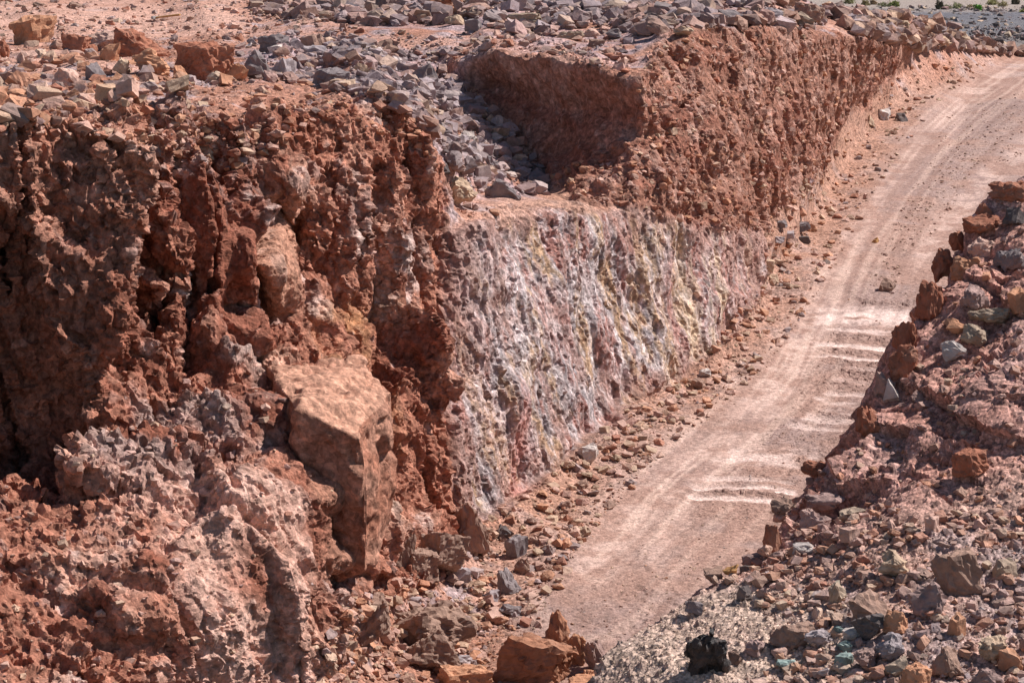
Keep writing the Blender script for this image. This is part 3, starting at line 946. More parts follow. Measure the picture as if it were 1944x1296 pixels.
g1c, g1, _ = cells(rot * C3(2.1, 1.1, 1.4), 111)
g2c, g2, _ = cells(rot * C3(5, 3, 4), 112)
spur = ridged(rot * C3(0.35, 1.5, 0.5), 121, 2)
g3c, g3, g3r = cells(Q2 * 13, 113)
g4c, g4, g4r = cells(Q2 * 30, 114)
bank = 1 - heapflat
dd = bank * (0.11 * g1 + 0.028 * g2 + 0.16 * spur + 0.012 * g3) + heapflat * (0.05 * fbm(Pf2 * 1.5, 131, 3))
peb = 0.04 * np.clip(0.5 - g3c, 0, 1) * (g3r > 0.4) * 2 + 0.022 * np.clip(0.5 - g4c, 0, 1) * 2
dd += peb * (0.35 + 0.65 * heapflat) + 0.010 * fbm(Pf2 * 10, 133, 2)
RPn = RPn + NR * dd[..., None]
NR = grid_normals(RPn)
if NR[..., 2].mean() < 0:
    NR = -NR
b1, b2, b3 = fbm(Pf2 * 0.8, 141, 3), fbm(Pf2 * 2.6, 143, 3), fbm(Pf2 * 8, 145, 3)
bk = mix(np.broadcast_to(C3(0.43, 0.235, 0.175), RPn.shape), C3(0.52, 0.335, 0.27), smooth01(b1 + b2, -0.4, 0.7))
bk = mix(bk, C3(0.33, 0.165, 0.12), 0.6 * smooth01(b2 + 0.5 * b3, 0.1, 0.8))
hp = mix(np.broadcast_to(C3(0.42, 0.27, 0.205), RPn.shape), C3(0.36, 0.265, 0.225), smooth01(b1 + b2, -0.4, 0.6))
sand = smooth01(np.where(in_poly(rpx, rpy, [(1100, 1250), (1230, 1160), (1400, 1110), (1560, 1120), (1640, 1200), (1600, 1310), (1500, 1500), (800, 1500)]), 1.0, 0.0) + 0.3 * b2, 0.4, 0.8)
sand = blur(sand, 4, 1)
hp = mix(hp, C3(0.48, 0.36, 0.27), sand * (0.75 + 0.25 * smooth01(b3, -0.6, 0.4)))
CR = np.clip(mix(bk, hp, heapflat) * C3(1.0, 0.96, 1.02), 0.01, 0.9)
nr2, nc2 = HX.shape
idx2 = np.arange(nr2 * nc2).reshape(nr2, nc2)
vq = valid[:-1, :-1] & valid[1:, :-1] & valid[1:, 1:] & valid[:-1, 1:]
q2 = np.stack([idx2[:-1, :-1], idx2[:-1, 1:], idx2[1:, 1:], idx2[1:, :-1]], -1)
near = rpy[:-1, :-1] + 0.35 * (rpx[:-1, :-1] - 1600) > 1010
PV, CV = RPn.reshape(-1, 3), CR.reshape(-1, 3)
bankg = tag(sub_mesh("bank_ground", q2[vq & ~near], MAT_GROUND), "shaded red bank with tilted slabs along the right side of the ramp", "earth bank", kind="structure")
heapg = tag(sub_mesh("heap_ground", q2[vq & near], MAT_GROUND), "loose stony spoil heap in front, partly pale yellow grit", "ground", kind="structure")

# ------------------------------------------------------------------ gravel plain to the horizon
def plain():
    me = bpy.data.meshes.new("plain_ground")
    xs = [-4000, -800, -200, -60, -20, 0, 15, 30, 45, 60, 120, 400, 1200, 4000]
    ys = [50, 60, 70, 80, 90, 100, 110, 125, 150, 220, 400, 900, 2000, 5000]
    V = [(x, y, CAMZ - 3.45 + (0.10 * math.sin(x * 0.09 + y * 0.13) if 50 < y < 200 and abs(x) < 130 else 0)) for y in ys for x in xs]
    Fq = [(j * len(xs) + i, j * len(xs) + i + 1, (j + 1) * len(xs) + i + 1, (j + 1) * len(xs) + i) for j in range(len(ys) - 1) for i in range(len(xs) - 1)]
    me.from_pydata(V, [], Fq)
    m = bpy.data.materials.new("desert_gravel")
    m.use_nodes = True
    nt = m.node_tree; N = nt.nodes; L = nt.links
    bs = N["Principled BSDF"]
    bs.inputs["Roughness"].default_value = 0.95
    bs.inputs["Specular IOR Level"].default_value = 0.1
    geo = N.new("ShaderNodeNewGeometry")
    sep = N.new("ShaderNodeSeparateXYZ")
    L.new(geo.outputs["Position"], sep.inputs[0])
    n1 = N.new("ShaderNodeTexNoise"); n1.inputs["Scale"].default_value = 0.16; n1.inputs["Detail"].default_value = 5
    L.new(geo.outputs["Position"], n1.inputs["Vector"])
    ma = N.new("ShaderNodeMath"); ma.operation = 'MULTIPLY_ADD'
    L.new(n1.outputs[0], ma.inputs[0]); ma.inputs[1].default_value = 22.0
    L.new(sep.outputs["Y"], ma.inputs[2])
    mr = N.new("ShaderNodeMapRange")
    mr.inputs["From Min"].default_value = 60; mr.inputs["From Max"].default_value = 160
    L.new(ma.outputs[0], mr.inputs["Value"])
    cr = N.new("ShaderNodeValToRGB")
    el = cr.color_ramp.elements
    el[0].position = 0.0; el[0].color = (0.30, 0.23, 0.20, 1)
    el[1].position = 1.0; el[1].color = (0.40, 0.32, 0.27, 1)
    for p, c in ((0.26, (0.27, 0.225, 0.205, 1)), (0.34, (0.20, 0.185, 0.19, 1)), (0.50, (0.17, 0.16, 0.175, 1)), (0.60, (0.37, 0.30, 0.26, 1))):
        e = el.new(p); e.color = c
    L.new(mr.outputs[0], cr.inputs[0])
    n2 = N.new("ShaderNodeTexNoise"); n2.inputs["Scale"].default_value = 4.0; n2.inputs["Detail"].default_value = 8; n2.inputs["Roughness"].default_value = 0.75
    L.new(geo.outputs["Position"], n2.inputs["Vector"])
    m2 = N.new("ShaderNodeMapRange"); m2.inputs["From Min"].default_value = 0.3; m2.inputs["From Max"].default_value = 0.7
    m2.inputs["To Min"].default_value = 0.55; m2.inputs["To Max"].default_value = 1.4
    L.new(n2.outputs[0], m2.inputs["Value"])
    sc = N.new("ShaderNodeVectorMath"); sc.operation = 'SCALE'
    L.new(cr.outputs[0], sc.inputs[0]); L.new(m2.outputs[0], sc.inputs["Scale"])
    L.new(sc.outputs[0], bs.inputs["Base Color"])
    bp = N.new("ShaderNodeBump"); bp.inputs["Strength"].default_value = 0.8; bp.inputs["Distance"].default_value = 0.25
    L.new(n2.outputs[0], bp.inputs["Height"]); L.new(bp.outputs[0], bs.inputs["Normal"])
    o = add_obj("plain_ground", me, m)
    return tag(o, "grey gravel plain stretching away beyond the pit", "ground", kind="structure")

plain()

# ------------------------------------------------------------------ rocks
MX, MY, MT = project(P)
fa = 0.5 * np.abs((MX[FM[:, 1]] - MX[FM[:, 0]]) * (MY[FM[:, 2]] - MY[FM[:, 0]]) - (MX[FM[:, 2]] - MX[FM[:, 0]]) * (MY[FM[:, 1]] - MY[FM[:, 0]]))
WM = sum(np.bincount(FM[:, k], fa, len(P)) for k in range(3))
SURF = {"M": (P, NV, MX, MY, (NV * (np.array([0, 0, CAMZ]) - P)).sum(-1) > 0)}
rx2, ry2, rt2 = project(RPn)
facing = ((NR * (np.array([0, 0, CAMZ]) - RPn)).sum(-1) > 0) & valid
SURF["R"] = (RPn.reshape(-1, 3), NR.reshape(-1, 3), rx2.ravel(), ry2.ravel(), facing.ravel())

def depth_at(surf, px, py, r=7):
    S = SURF[surf]
    m = S[4] & (np.abs(S[2] - px) < r) & (np.abs(S[3] - py) < r)
    if not m.any():
        return depth_at(surf, px, py, r * 2)
    Pm = S[0][m]
    t = Pm[:, 1] * CP - (Pm[:, 2] - CAMZ) * SP
    return float(np.median(t)) if surf == "M" else float(np.percentile(t, 30))

def hull(points):
    bm = bmesh.new()
    for p in points:
        bm.verts.new(p)
    r = bmesh.ops.convex_hull(bm, input=bm.verts[:])
    junk = list({e for e in r.get("geom_interior", []) + r.get("geom_unused", []) if isinstance(e, bmesh.types.BMVert) and e.is_valid})
    if junk:
        bmesh.ops.delete(bm, geom=junk, context='VERTS')
    lone = [v for v in bm.verts if not v.link_faces]
    if lone:
        bmesh.ops.delete(bm, geom=lone, context='VERTS')
    return bm

def rock_points(kind, rs):
    if kind == 'b':                                   # block
        p = [Vector((x, y, z)) for x in (-1, 1) for y in (-1, 1) for z in (-1, 1)]
        p = [v + Vector(rs.uniform(-0.28, 0.28, 3)) for v in p]
        p += [Vector(rs.normal(0, 1, 3)).normalized() * rs.uniform(1.1, 1.35) for _ in range(4)]
    elif kind == 'w':                                 # wedge
        p = [Vector(v) for v in ((-1, -1, -1), (1, -1, -1), (-1, 1, -1), (1, 1, -1), (-0.3, -0.8, 1), (-0.1, 0.9, 0.9), (0.9, -0.7, -0.2), (-1, 0.2, 0.1))]
        p = [v + Vector(rs.uniform(-0.25, 0.25, 3)) for v in p]
    elif kind == 's':                                 # slab
        a = rs.uniform(0, 6.28)
        p = []
        for k in range(7):
            an = a + k * 0.9 + rs.uniform(-0.25, 0.25)
            r = rs.uniform(0.75, 1.15)
            p += [Vector((r * math.cos(an), r * math.sin(an), 0.32 + rs.uniform(-.08, .08))), Vector((r * 1.02 * math.cos(an + .1), r * 1.02 * math.sin(an + .1), -0.32 + rs.uniform(-.08, .08)))]
        p = [Euler((rs.uniform(-.5, .5), rs.uniform(-.5, .5), 0)).to_matrix() @ v for v in p]
    else:                                             # irregular
        p = [Vector(rs.normal(0, 1, 3)).normalized() * rs.uniform(0.85, 1.15) for _ in range(14)]
    return p

def rock_mesh(name, kind, seed, cuts, rough=0.07, yaw=None):
    rs = np.random.default_rng(seed)
    pts = rock_points(kind, rs)
    yaw = rs.uniform(-0.9, 0.9) if yaw is None else yaw
    Rm = Euler((rs.uniform(-.25, .25), rs.uniform(-.25, .25), yaw)).to_matrix()
    bm = hull([Rm @ p for p in pts])
    for _ in range(cuts):
        bmesh.ops.subdivide_edges(bm, edges=bm.edges[:], cuts=1, use_grid_fill=True)
        bmesh.ops.triangulate(bm, faces=bm.faces[:])
    if cuts > 2:
        bmesh.ops.smooth_vert(bm, verts=bm.verts[:], factor=0.45, use_axis_x=True, use_axis_y=True, use_axis_z=True)
    bm.normal_update()
    if cuts:
        V = np.array([v.co[:] for v in bm.verts], F32)
        Nn = np.array([v.normal[:] for v in bm.verts], F32)
        o = rs.uniform(0, 50, 3).astype(F32)
        _, fa, _ = cells(V * 1.5 + o, seed)
        _, fb, _ = cells(V * 3.4 + o, seed + 1)
        dsp = rough * (1.5 * fa + 0.7 * fb) + rough * 0.5 * fbm(V * 5 + o, seed + 2, 2)
        V = V + Nn * dsp[:, None]
        for v, c in zip(bm.verts, V):
            v.co = c
    lo = Vector((min(v.co[i] for v in bm.verts) for i in range(3)))
    hi = Vector((max(v.co[i] for v in bm.verts) for i in range(3)))
    for v in bm.verts:
        v.co = Vector(((v.co[i] - lo[i]) / (hi[i] - lo[i]) - 0.5 for i in range(3)))
    me = bpy.data.meshes.new(name)
    bm.to_mesh(me)
    bm.free()
    return me

PAL = {"orange": (0.47, 0.235, 0.14), "red": (0.33, 0.135, 0.085), "rust": (0.36, 0.17, 0.105), "pink": (0.52, 0.33, 0.265), "tan": (0.50, 0.355, 0.25), "brown": (0.31, 0.195, 0.15),
       "grey": (0.22, 0.18, 0.178), "dark": (0.13, 0.105, 0.10), "lilac": (0.35, 0.29, 0.29), "pale": (0.52, 0.44, 0.40), "mauve": (0.34, 0.225, 0.20), "green": (0.24, 0.29, 0.265), "ochre": (0.48, 0.26, 0.11), "black": (0.045, 0.034, 0.031), "khaki": (0.37, 0.275, 0.205)}
_seed = [500]

def boulder(surf, x0, y0, x1, y1, kind, col, label, name="boulder", cat="boulder", depth=0.85, mat=None, parent=None, rough=0.10, yaw=None, cuts=None, group=None, up=0.0, seed=None):
    _seed[0] += 7
    s = _seed[0] if seed is None else seed
    wpx, hpx = x1 - x0, y1 - y0
    cx, cy = (x0 + x1) / 2, (y0 + y1) / 2
    t = depth_at(surf, cx, min(y1 - (0.04 if y1 < 175 else 0.2) * hpx, 1310), max(4, wpx * 0.12))
    w, h = wpx * t / FPX, hpx * t / FPX
    dp = depth * (w * 0.65 + h * 0.35)
    t -= up + (0.22 * dp if surf == 'R' else 0.12 * dp)
    c = at_t(cx, cy + 0.06 * hpx, t)
    if cuts is None:
        cuts = 4 if max(wpx, hpx) > 90 else 3 if max(wpx, hpx) > 50 else 2
    me = rock_mesh(name, kind, s, cuts, rough, yaw)
    o = add_obj(name, me, mat or (MAT_ROCK_GREY if col in ("grey", "dark", "lilac", "pale") else MAT_ROCK), parent)
    o.location = c
    o.scale = (w * 1.04, dp, h * 1.12)
    base = np.array(PAL[col]) * np.random.default_rng(s).uniform(0.9, 1.1)
    o.color = (*base, 1)
    if parent is None:
        tag(o, label, cat, group)
    elif label:
        o["label"] = label
    return o
#HEROES
# ---- boulders one can single out: surface, box in the photograph, shape, colour, label
HERO = [
    ("M", 20, 29, 106, 88, 'b', "orange", "square orange boulder with a flat sunlit top, alone at upper left"),
    ("M", 214, 52, 322, 118, 'w', "red", "large dark red peaked boulder behind the rounded orange boulder"),
    ("M", 247, 91, 320, 142, 'i', "orange", "rounded orange boulder in front of the dark red peaked one"),
    ("M", 333, 78, 448, 154, 'b', "red", "biggest red brown boulder on the plateau edge, front in shade"),
    ("M", 424, 118, 472, 156, 'i', "orange", "small orange boulder wedged at the foot of the biggest red boulder"),
    ("M", 118, 64, 172, 98, 'b', "red", "low brown block between the square orange boulder and the pale slab"),
    ("M", 166, 58, 236, 100, 's', "pink", "pale pink slab lying behind the low brown block"),
    ("M", 97, 128, 156, 172, 'w', "pink", "pink wedge boulder at the near edge of the orange rubble"),
    ("M", 163, 118, 202, 158, 'w', "grey", "grey pointed stone amid orange rubble beside the pink wedge"),
    ("M", -12, 74, 18, 112, 'i', "red", "red boulder cut by the left edge of the picture"),
    ("M", 190, 80, 230, 126, 'i', "orange", "tall orange stone leaning left of the rounded orange boulder"),
    ("M", 30, 96, 70, 124, 'i', "pink", "pink boulder just below the square orange boulder"),
    ("M", 215, 108, 246, 142, 's', "tan", "upright tan slab touching the left side of the rounded orange boulder"),
    ("M", 330, 124, 360, 156, 'w', "orange", "thin orange splinter between the two biggest plateau boulders"),
    ("M", 60, 4, 88, 18, 'i', "brown", "brown stone beside the flat track at the top left corner"),
    ("M", 125, 2, 155, 19, 'i', "brown", "brown stone on the far side of the flat plateau track"),
    ("M", 461, 93, 518, 147, 'w', "grey", "large grey leaning rock right of the biggest red boulder"),
    ("M", 513, 108, 562, 152, 's', "lilac", "pale grey slab right of the large grey leaning rock"),
    ("M", 490, 64, 548, 100, 'b', "grey", "grey block crowning the rubble behind the pale grey slab"),
    ("M", 568, 64, 618, 92, 'b', "brown", "grey brown block at the upper edge of the spilling rubble"),
    ("M", 572, 86, 622, 112, 's', "lilac", "flat pale rock just below the grey brown block"),
    ("M", 592, 128, 664, 170, 'b', "grey", "broad grey rock at the lower edge of the plateau rubble"),
    ("M", 712, 74, 758, 102, 'i', "brown", "brown boulder perched alone on the dirt slope above the gully"),
    ("M", 784, 120, 832, 164, 'w', "grey", "upright triangular grey slab standing at the head of the gully"),
    ("M", 804, -14, 884, 16, 'b', "rust", "big rust coloured boulder cut by the top edge of the picture"),
    ("M", 830, 8, 882, 24, 's', "rust", "rust slab under the big boulder at the top edge"),
    ("M", 863, 248, 906, 271, 's', "pale", "flat white topped stone halfway down the gully rubble"),
    ("M", 832, 334, 906, 388, 'i', "tan", "pale tan boulder at the mouth of the gully on the wall's lip"),
    ("M", 918, 340, 988, 382, 'w', "grey", "dark grey wedge rock at the gully mouth beside the tan boulder"),
    ("M", 1000, 308, 1042, 336, 'i', "grey", "grey boulder resting against the shaded red face at the gully end"),
    ("M", 905, 294, 948, 326, 's', "grey", "grey slab in the lower gully above the dark wedge rock"),
    ("M", 816, 306, 854, 334, 'b', "dark", "dark grey block on the left lip of the gully"),
    ("M", 844, 28, 882, 48, 'i', "tan", "tan stone on the slope below the big rust boulder"),
    ("M", 882, 36, 916, 60, 'b', "grey", "grey block on the slope right of the tan stone"),
    ("M", 1056, 58, 1108, 76, 's', "khaki", "flat khaki slab at the lower edge of the top ridge"),
    ("M", 1106, 54, 1140, 72, 'i', "pink", "round pinkish stone beside the flat khaki slab"),
    ("M", 1116, 74, 1148, 90, 'b', "brown", "dark brown block below the round pinkish stone"),
    ("M", 1150, 54, 1180, 74, 'i', "grey", "grey stone right of the round pinkish stone"),
    ("M", 1234, 2, 1276, 40, 'b', "grey", "tall dark grey block in the middle of the top ridge"),
    ("M", 1278, 50, 1316, 68, 's', "tan", "tan slab on the lip of the red earth wall"),
    ("M", 960, 24, 1030, 50, 'b', "khaki", "tan grey boulder at the left end of the top ridge"),
    ("M", 1360, 18, 1410, 46, 'i', "grey", "broad grey boulder above the middle of the red earth wall"),
    ("M", 1440, 14, 1486, 40, 'i', "lilac", "pale grey boulder left of the ridge end's peaked boulder"),
    ("M", 1503, 22, 1548, 58, 'i', "khaki", "rounded grey brown boulder below the peaked one at the rubble ridge end"),
    ("M", 1498, 4, 1565, 40, 'b', "brown", "peaked dark boulder at the right end of the rubble ridge"),
    ("M", 1566, 60, 1604, 98, 'b', "red", "red block jutting from the top of the earth wall"),
    ("M", 1705, 19, 1722, 31, 'i', "red", "small dark red stone balanced on top of the far berm"),
    ("M", 1695, 39, 1727, 58, 's', "tan", "tan slab on the far berm below the balanced red stone"),
    ("M", 1776, 48, 1800, 74, 'b', "tan", "upright tan block on the crest of the far berm"),
    ("M", 1808, 60, 1844, 90, 's', "tan", "large leaning tan slab on the far berm by its shaded hollow"),
    ("M", 1886, 70, 1906, 84, 'i', "dark", "dark stone near the low right end of the far berm"),
    ("M", 1898, 78, 1918, 96, 'i', "tan", "tan stone at the low right end of the far berm"),
    ("M", 1668, 526, 1700, 556, 'i', "brown", "lone dark stone lying on the ramp above the scrape marks"),
    ("M", 1655, 450, 1669, 463, 'i', "ochre", "small orange stone lying in the tyre lane of the ramp"),
    ("M", 1506, 420, 1538, 438, 'b', "grey", "largest grey stone in the small pile beside the ramp"),
    ("M", 1468, 418, 1496, 434, 'b', "grey", "upper left grey stone in the small pile beside the ramp"),
    ("M", 1460, 448, 1490, 463, 'b', "lilac", "flat pale stone at the lower left of the small roadside pile"),
    ("M", 1484, 438, 1508, 452, 'b', "lilac", "grey stone in the middle of the small roadside pile"),
    ("M", 1514, 448, 1538, 462, 'b', "dark", "dark stone at the lower right of the small roadside pile"),
    ("M", 1532, 424, 1552, 444, 'i', "orange", "reddish stone at the right of the small roadside pile"),
    ("M", 1446, 490, 1470, 514, 'b', "tan", "upper of two pale tan blocks at the right end of the streaked wall"),
    ("M", 1452, 520, 1478, 538, 'b', "tan", "lower of two pale tan blocks at the right end of the streaked wall"),
    ("M", 1662, 206, 1692, 232, 's', "pale", "white slab among the stones at the red wall's foot"),
    ("M", 1698, 214, 1724, 232, 'w', "dark", "dark grey stone among pale ones at the red wall's foot"),
    ("M", 1640, 218, 1662, 240, 'w', "tan", "tan wedge at the red wall's foot left of the white slab"),
    ("M", 1326, 699, 1350, 717, 'i', "pale", "whitish rock at the foot of the streaked wall by the powder patch"),
    ("M", 1312, 716, 1340, 738, 'i', "brown", "brown rock just left of the powder patch at the wall foot"),
    ("M", 1096, 838, 1136, 880, 'i', "pale", "pale rounded rock on the ramp's left edge"),
    ("M", 1088, 908, 1118, 930, 'i', "brown", "dark brown stone left of the tyre lane below the pale rounded rock"),
    ("M", 926, 1196, 1096, 1302, 'b', "rust", "largest rust orange boulder at the bottom centre"),
    ("M", 1034, 1154, 1082, 1226, 'w', "rust", "peaked rust stone standing on the largest rust orange boulder"),
    ("M", 1068, 1196, 1112, 1270, 'i', "orange", "pale orange rock leaning on the right of the rust boulder"),
    ("M", 1110, 1208, 1168, 1284, 'i', "mauve", "mottled grey rock right of the rust orange boulder"),
    ("M", 1080, 1276, 1190, 1320, 'i', "orange", "pale orange rock cut by the bottom edge below the rust boulder"),
    ("M", 944, 1078, 990, 1134, 'w', "grey", "grey wedge with a pale sunlit top at the pit bottom"),
    ("M", 958, 1016, 1002, 1062, 'b', "grey", "grey block above the wedge with the pale top"),
    ("M", 942, 996, 976, 1026, 'i', "dark", "dark bluish rock above the grey block at the wall foot"),
    ("M", 976, 1058, 1006, 1088, 'i', "brown", "brown rock between the grey block and the pale topped wedge"),
    ("M", 856, 1074, 896, 1112, 'i', "lilac", "lilac white rock below the shaded slabs at the wall foot"),
    ("M", 920, 1118, 948, 1146, 'i', "lilac", "pale grey rock left of the pale topped wedge"),
    ("M", 946, 1146, 990, 1170, 's', "grey", "flat grey slab below the pale topped wedge"),
    ("M", 848, 1240, 896, 1262, 'i', "lilac", "small pale grey rock left of the rust boulder"),
    ("R", 1300, 1184, 1386, 1282, 'k', "black", "lump of glossy black slag on the pale yellow grit"),
    ("R", 1382, 1230, 1410, 1262, 'i', "brown", "small dark stone just right of the black slag lump"),
    ("R", 1412, 1212, 1456, 1240, 'i', "mauve", "purplish stone between the black slag and the elongated brown rock"),
    ("R", 1459, 1178, 1546, 1222, 's', "brown", "long low brown rock lying on the edge of the yellow grit"),
    ("R", 1572, 1102, 1608, 1152, 'i', "khaki", "tan rock with a turquoise stained top on the heap"),
    ("R", 1612, 1120, 1702, 1174, 'w', "brown", "broad brown wedge rock right of the turquoise topped rock"),
    ("R", 1666, 1042, 1738, 1094, 'i', "tan", "smooth tan boulder on the upper part of the heap"),
    ("R", 1772, 1042, 1862, 1120, 'b', "brown", "largest brown boulder on the heap, top right of the others"),
    ("R", 1726, 1102, 1798, 1170, 'i', "mauve", "knobbly brown boulder below the largest one on the heap"),
    ("R", 1616, 1160, 1684, 1208, 'i', "dark", "dark grey rock in the middle of the heap"),
    ("R", 1676, 1156, 1728, 1200, 'w', "orange", "reddish wedge rock right of the dark grey one"),
    ("R", 1660, 1198, 1718, 1250, 'i', "lilac", "lilac and white mottled rock below the reddish wedge"),
    ("R", 1600, 1184, 1638, 1214, 'i', "pale", "pale rounded rock below the dark grey one"),
    ("R", 1526, 1192, 1584, 1226, 'i', "lilac", "bluish grey rock beside the turquoise stones"),
    ("R", 1584, 1238, 1620, 1268, 'b', "green", "pale green copper stained block near the bottom"),
    ("R", 1474, 1250, 1512, 1270, 's', "green", "flat green copper stained stone at the edge of the grit"),
    ("R", 1580, 1186, 1604, 1204, 'i', "green", "small green stained stone left of the pale rounded rock"),
    ("R", 1590, 1214, 1618, 1236, 'i', "green", "dark green stone above the pale green block"),
    ("R", 1618, 1230, 1670, 1268, 'i', "mauve", "brownish speckled rock right of the pale green block"),
    ("R", 1678, 1244, 1722, 1284, 'i', "khaki", "khaki rock below the lilac mottled one"),
    ("R", 1708, 1258, 1768, 1306, 'b', "orange", "pale orange block cut by the bottom edge of the picture"),
    ("R", 1764, 1222, 1828, 1286, 'w', "brown", "brown angular boulder near the bottom of the heap"),
    ("R", 1856, 1206, 1912, 1254, 'i', "tan", "pitted tan rock at the right of the heap"),
    ("R", 1896, 1228, 1940, 1276, 'i', "orange", "orange rock at the lower right corner"),
    ("R", 1840, 1266, 1904, 1310, 'i', "mauve", "grey brown rock cut by the bottom edge near the right corner"),
    ("R", 1798, 1162, 1834, 1206, 'b', "orange", "upright orange brown block below the largest brown boulder"),
    ("R", 1884, 1060, 1932, 1098, 'i', "khaki", "khaki boulder near the right edge above the rubble"),
    ("R", 1754, 978, 1784, 1018, 'b', "pink", "upright pinkish stone where the bank meets the heap"),
    ("R", 1300, 1138, 1334, 1164, 'b', "grey", "grey stone with a brown side on the pale grit slope"),
    ("R", 1336, 1076, 1374, 1102, 'i', "brown", "brown stone at the left tip of the heap's rim"),
    ("R", 1372, 1068, 1402, 1094, 'i', "ochre", "ochre stone on the heap's rim beside the brown one"),
    ("R", 1404, 1072, 1428, 1096, 'b', "dark", "dark grey cube like stone right of the ochre one"),
    ("R", 1398, 1110, 1428, 1136, 'w', "dark", "black pointed stone on the grit below the rim"),
    ("R", 1436, 1112, 1462, 1138, 'i', "mauve", "mottled mauve stone right of the black pointed one"),
    ("R", 1408, 1048, 1450, 1074, 's', "mauve", "flat mauve stone on the rim above the dark grey one"),
    ("R", 1518, 964, 1578, 1010, 's', "mauve", "brown purple slab sloping on the heap's upper tip"),
    ("R", 1528, 936, 1602, 972, 'i', "mauve", "pinkish brown rock above the purple slab"),
    ("R", 1592, 962, 1642, 992, 's', "khaki", "grey tan slab right of the purple slab"),
    ("R", 1504, 1028, 1550, 1052, 'i', "pale", "whitish pink stone below the heap's upper tip"),
    ("R", 1592, 998, 1634, 1026, 'b', "pink", "pink brown block on the heap near the bank"),
    ("R", 1520, 872, 1572, 902, 's', "red", "red brown slab at the tip where bank and heap meet"),
    ("R", 1448, 992, 1486, 1046, 'w', "red", "dark red wedge on the heap's edge over the ramp"),
    ("R", 1462, 940, 1510, 974, 's', "brown", "brown slab overhanging the ramp at the heap's edge"),
    ("R", 1876, 342, 1950, 380, 's', "red", "dark slab on the bank's crest at the right edge"),
    ("R", 1852, 384, 1884, 412, 'w', "red", "small dark red wedge on the bank's crest below the edge slab"),
    ("R", 1828, 406, 1898, 440, 's', "red", "pointed red brown slab on the bank's crest"),
    ("R", 1802, 438, 1838, 474, 'i', "red", "rounded red stone overhanging the ramp on the bank's crest"),
    ("R", 1904, 392, 1952, 424, 'w', "dark", "dark grey wedge behind the pointed red slab at the right edge"),
    ("R", 1770, 470, 1822, 530, 's', "red", "tilted dark slab below the rounded red overhanging stone"),
    ("R", 1806, 486, 1860, 534, 's', "orange", "orange slab leaning beside the tilted dark slab"),
    ("R", 1738, 530, 1790, 600, 's', "red", "dark shaded slab halfway down the bank's crest"),
    ("R", 1822, 540, 1880, 584, 's', "mauve", "tan slab with a shaded edge lying on the bank"),
    ("R", 1838, 582, 1918, 612, 's', "khaki", "long khaki slab on the bank below the tan one"),
    ("R", 1822, 614, 1876, 654, 'i', "khaki", "tan boulder on the bank below the long khaki slab"),
    ("R", 1788, 602, 1834, 630, 'i', "orange", "reddish stone left of the tan boulder on the bank"),
    ("R", 1912, 546, 1956, 592, 'b', "orange", "orange block on the bank at the right edge"),
    ("R", 1692, 606, 1740, 662, 's', "red", "dark slab in the row above the scrape marks"),
    ("R", 1686, 650, 1742, 716, 's', "red", "large dark plate leaning over the ramp"),
    ("R", 1660, 704, 1700, 756, 's', "mauve", "grey purple plate low in the bank's slanting row"),
    ("R", 1676, 716, 1712, 764, 'w', "pale", "pale pointed stone caught among the dark plates"),
    ("R", 1626, 770, 1684, 824, 's', "red", "lowest dark plate of the bank's slanting row"),
    ("R", 1786, 645, 1836, 680, 'i', "pale", "pale broken stones' largest piece below the reddish stone on the bank"),
    ("R", 1806, 850, 1876, 900, 'b', "red", "red block jutting from the shaded lower bank"),
    ("R", 1836, 450, 1890, 486, 's', "pink", "pink slab on the bank beneath the pointed red slab"),
    ("R", 1888, 470, 1946, 512, 's', "grey", "grey slab on the bank near the right edge"),
]
for (sf, x0, y0, x1, y1, kd, colr, lab) in HERO:
    mt = None
    nm, ct = "boulder", "boulder"
    if max(x1 - x0, y1 - y0) < 45:
        nm, ct = "stone", "stone"
    if kd == 's' and nm == "boulder":
        nm, ct = "rock_slab", "rock slab"
    if colr == "green" or "turquoise stained" in lab:
        mt = MAT_COPPER
        nm, ct = "copper_stone", "copper ore"
    if kd == 'k':
        mt = MAT_BLACK
        o = boulder(sf, x0, y0, x1, y1, 'i', colr, lab, "slag_lump", "slag", mat=mt, rough=0.13, cuts=4)
        continue
    boulder(sf, x0, y0, x1, y1, kd, colr, lab, nm, ct, mat=mt)

# ---- blocks standing out of the dark cliff: pieces of that wall
for (x0, y0, x1, y1, kd, colr, dpt, up, yw) in [
        (735, 990, 790, 1100, 'b', "brown", 0.7, 0.0, 0.5),
        (790, 1004, 892, 1082, 'b', "brown", 0.8, 0.1, 0.4), (752, 1040, 834, 1106, 'b', "brown", 0.8, 0.1, 0.3),
        (858, 948, 934, 1050, 'w', "brown", 0.8, 0.0, 0.2), (648, 1128, 740, 1210, 'b', "brown", 0.9, 0.1, 0.3),
        (736, 1140, 904, 1236, 's', "brown", 0.9, 0.1, 0.2), (766, 1190, 876, 1266, 'w', "brown", 0.8, 0.15, 0.2),
        (830, 1262, 940, 1320, 'b', "orange", 0.8, 0.1, 0.4)]:
    boulder("M", x0, y0, x1, y1, kd, colr, None, "rock_block", parent=cliff, depth=dpt, up=up, yaw=yw, cuts=4, rough=0.085)

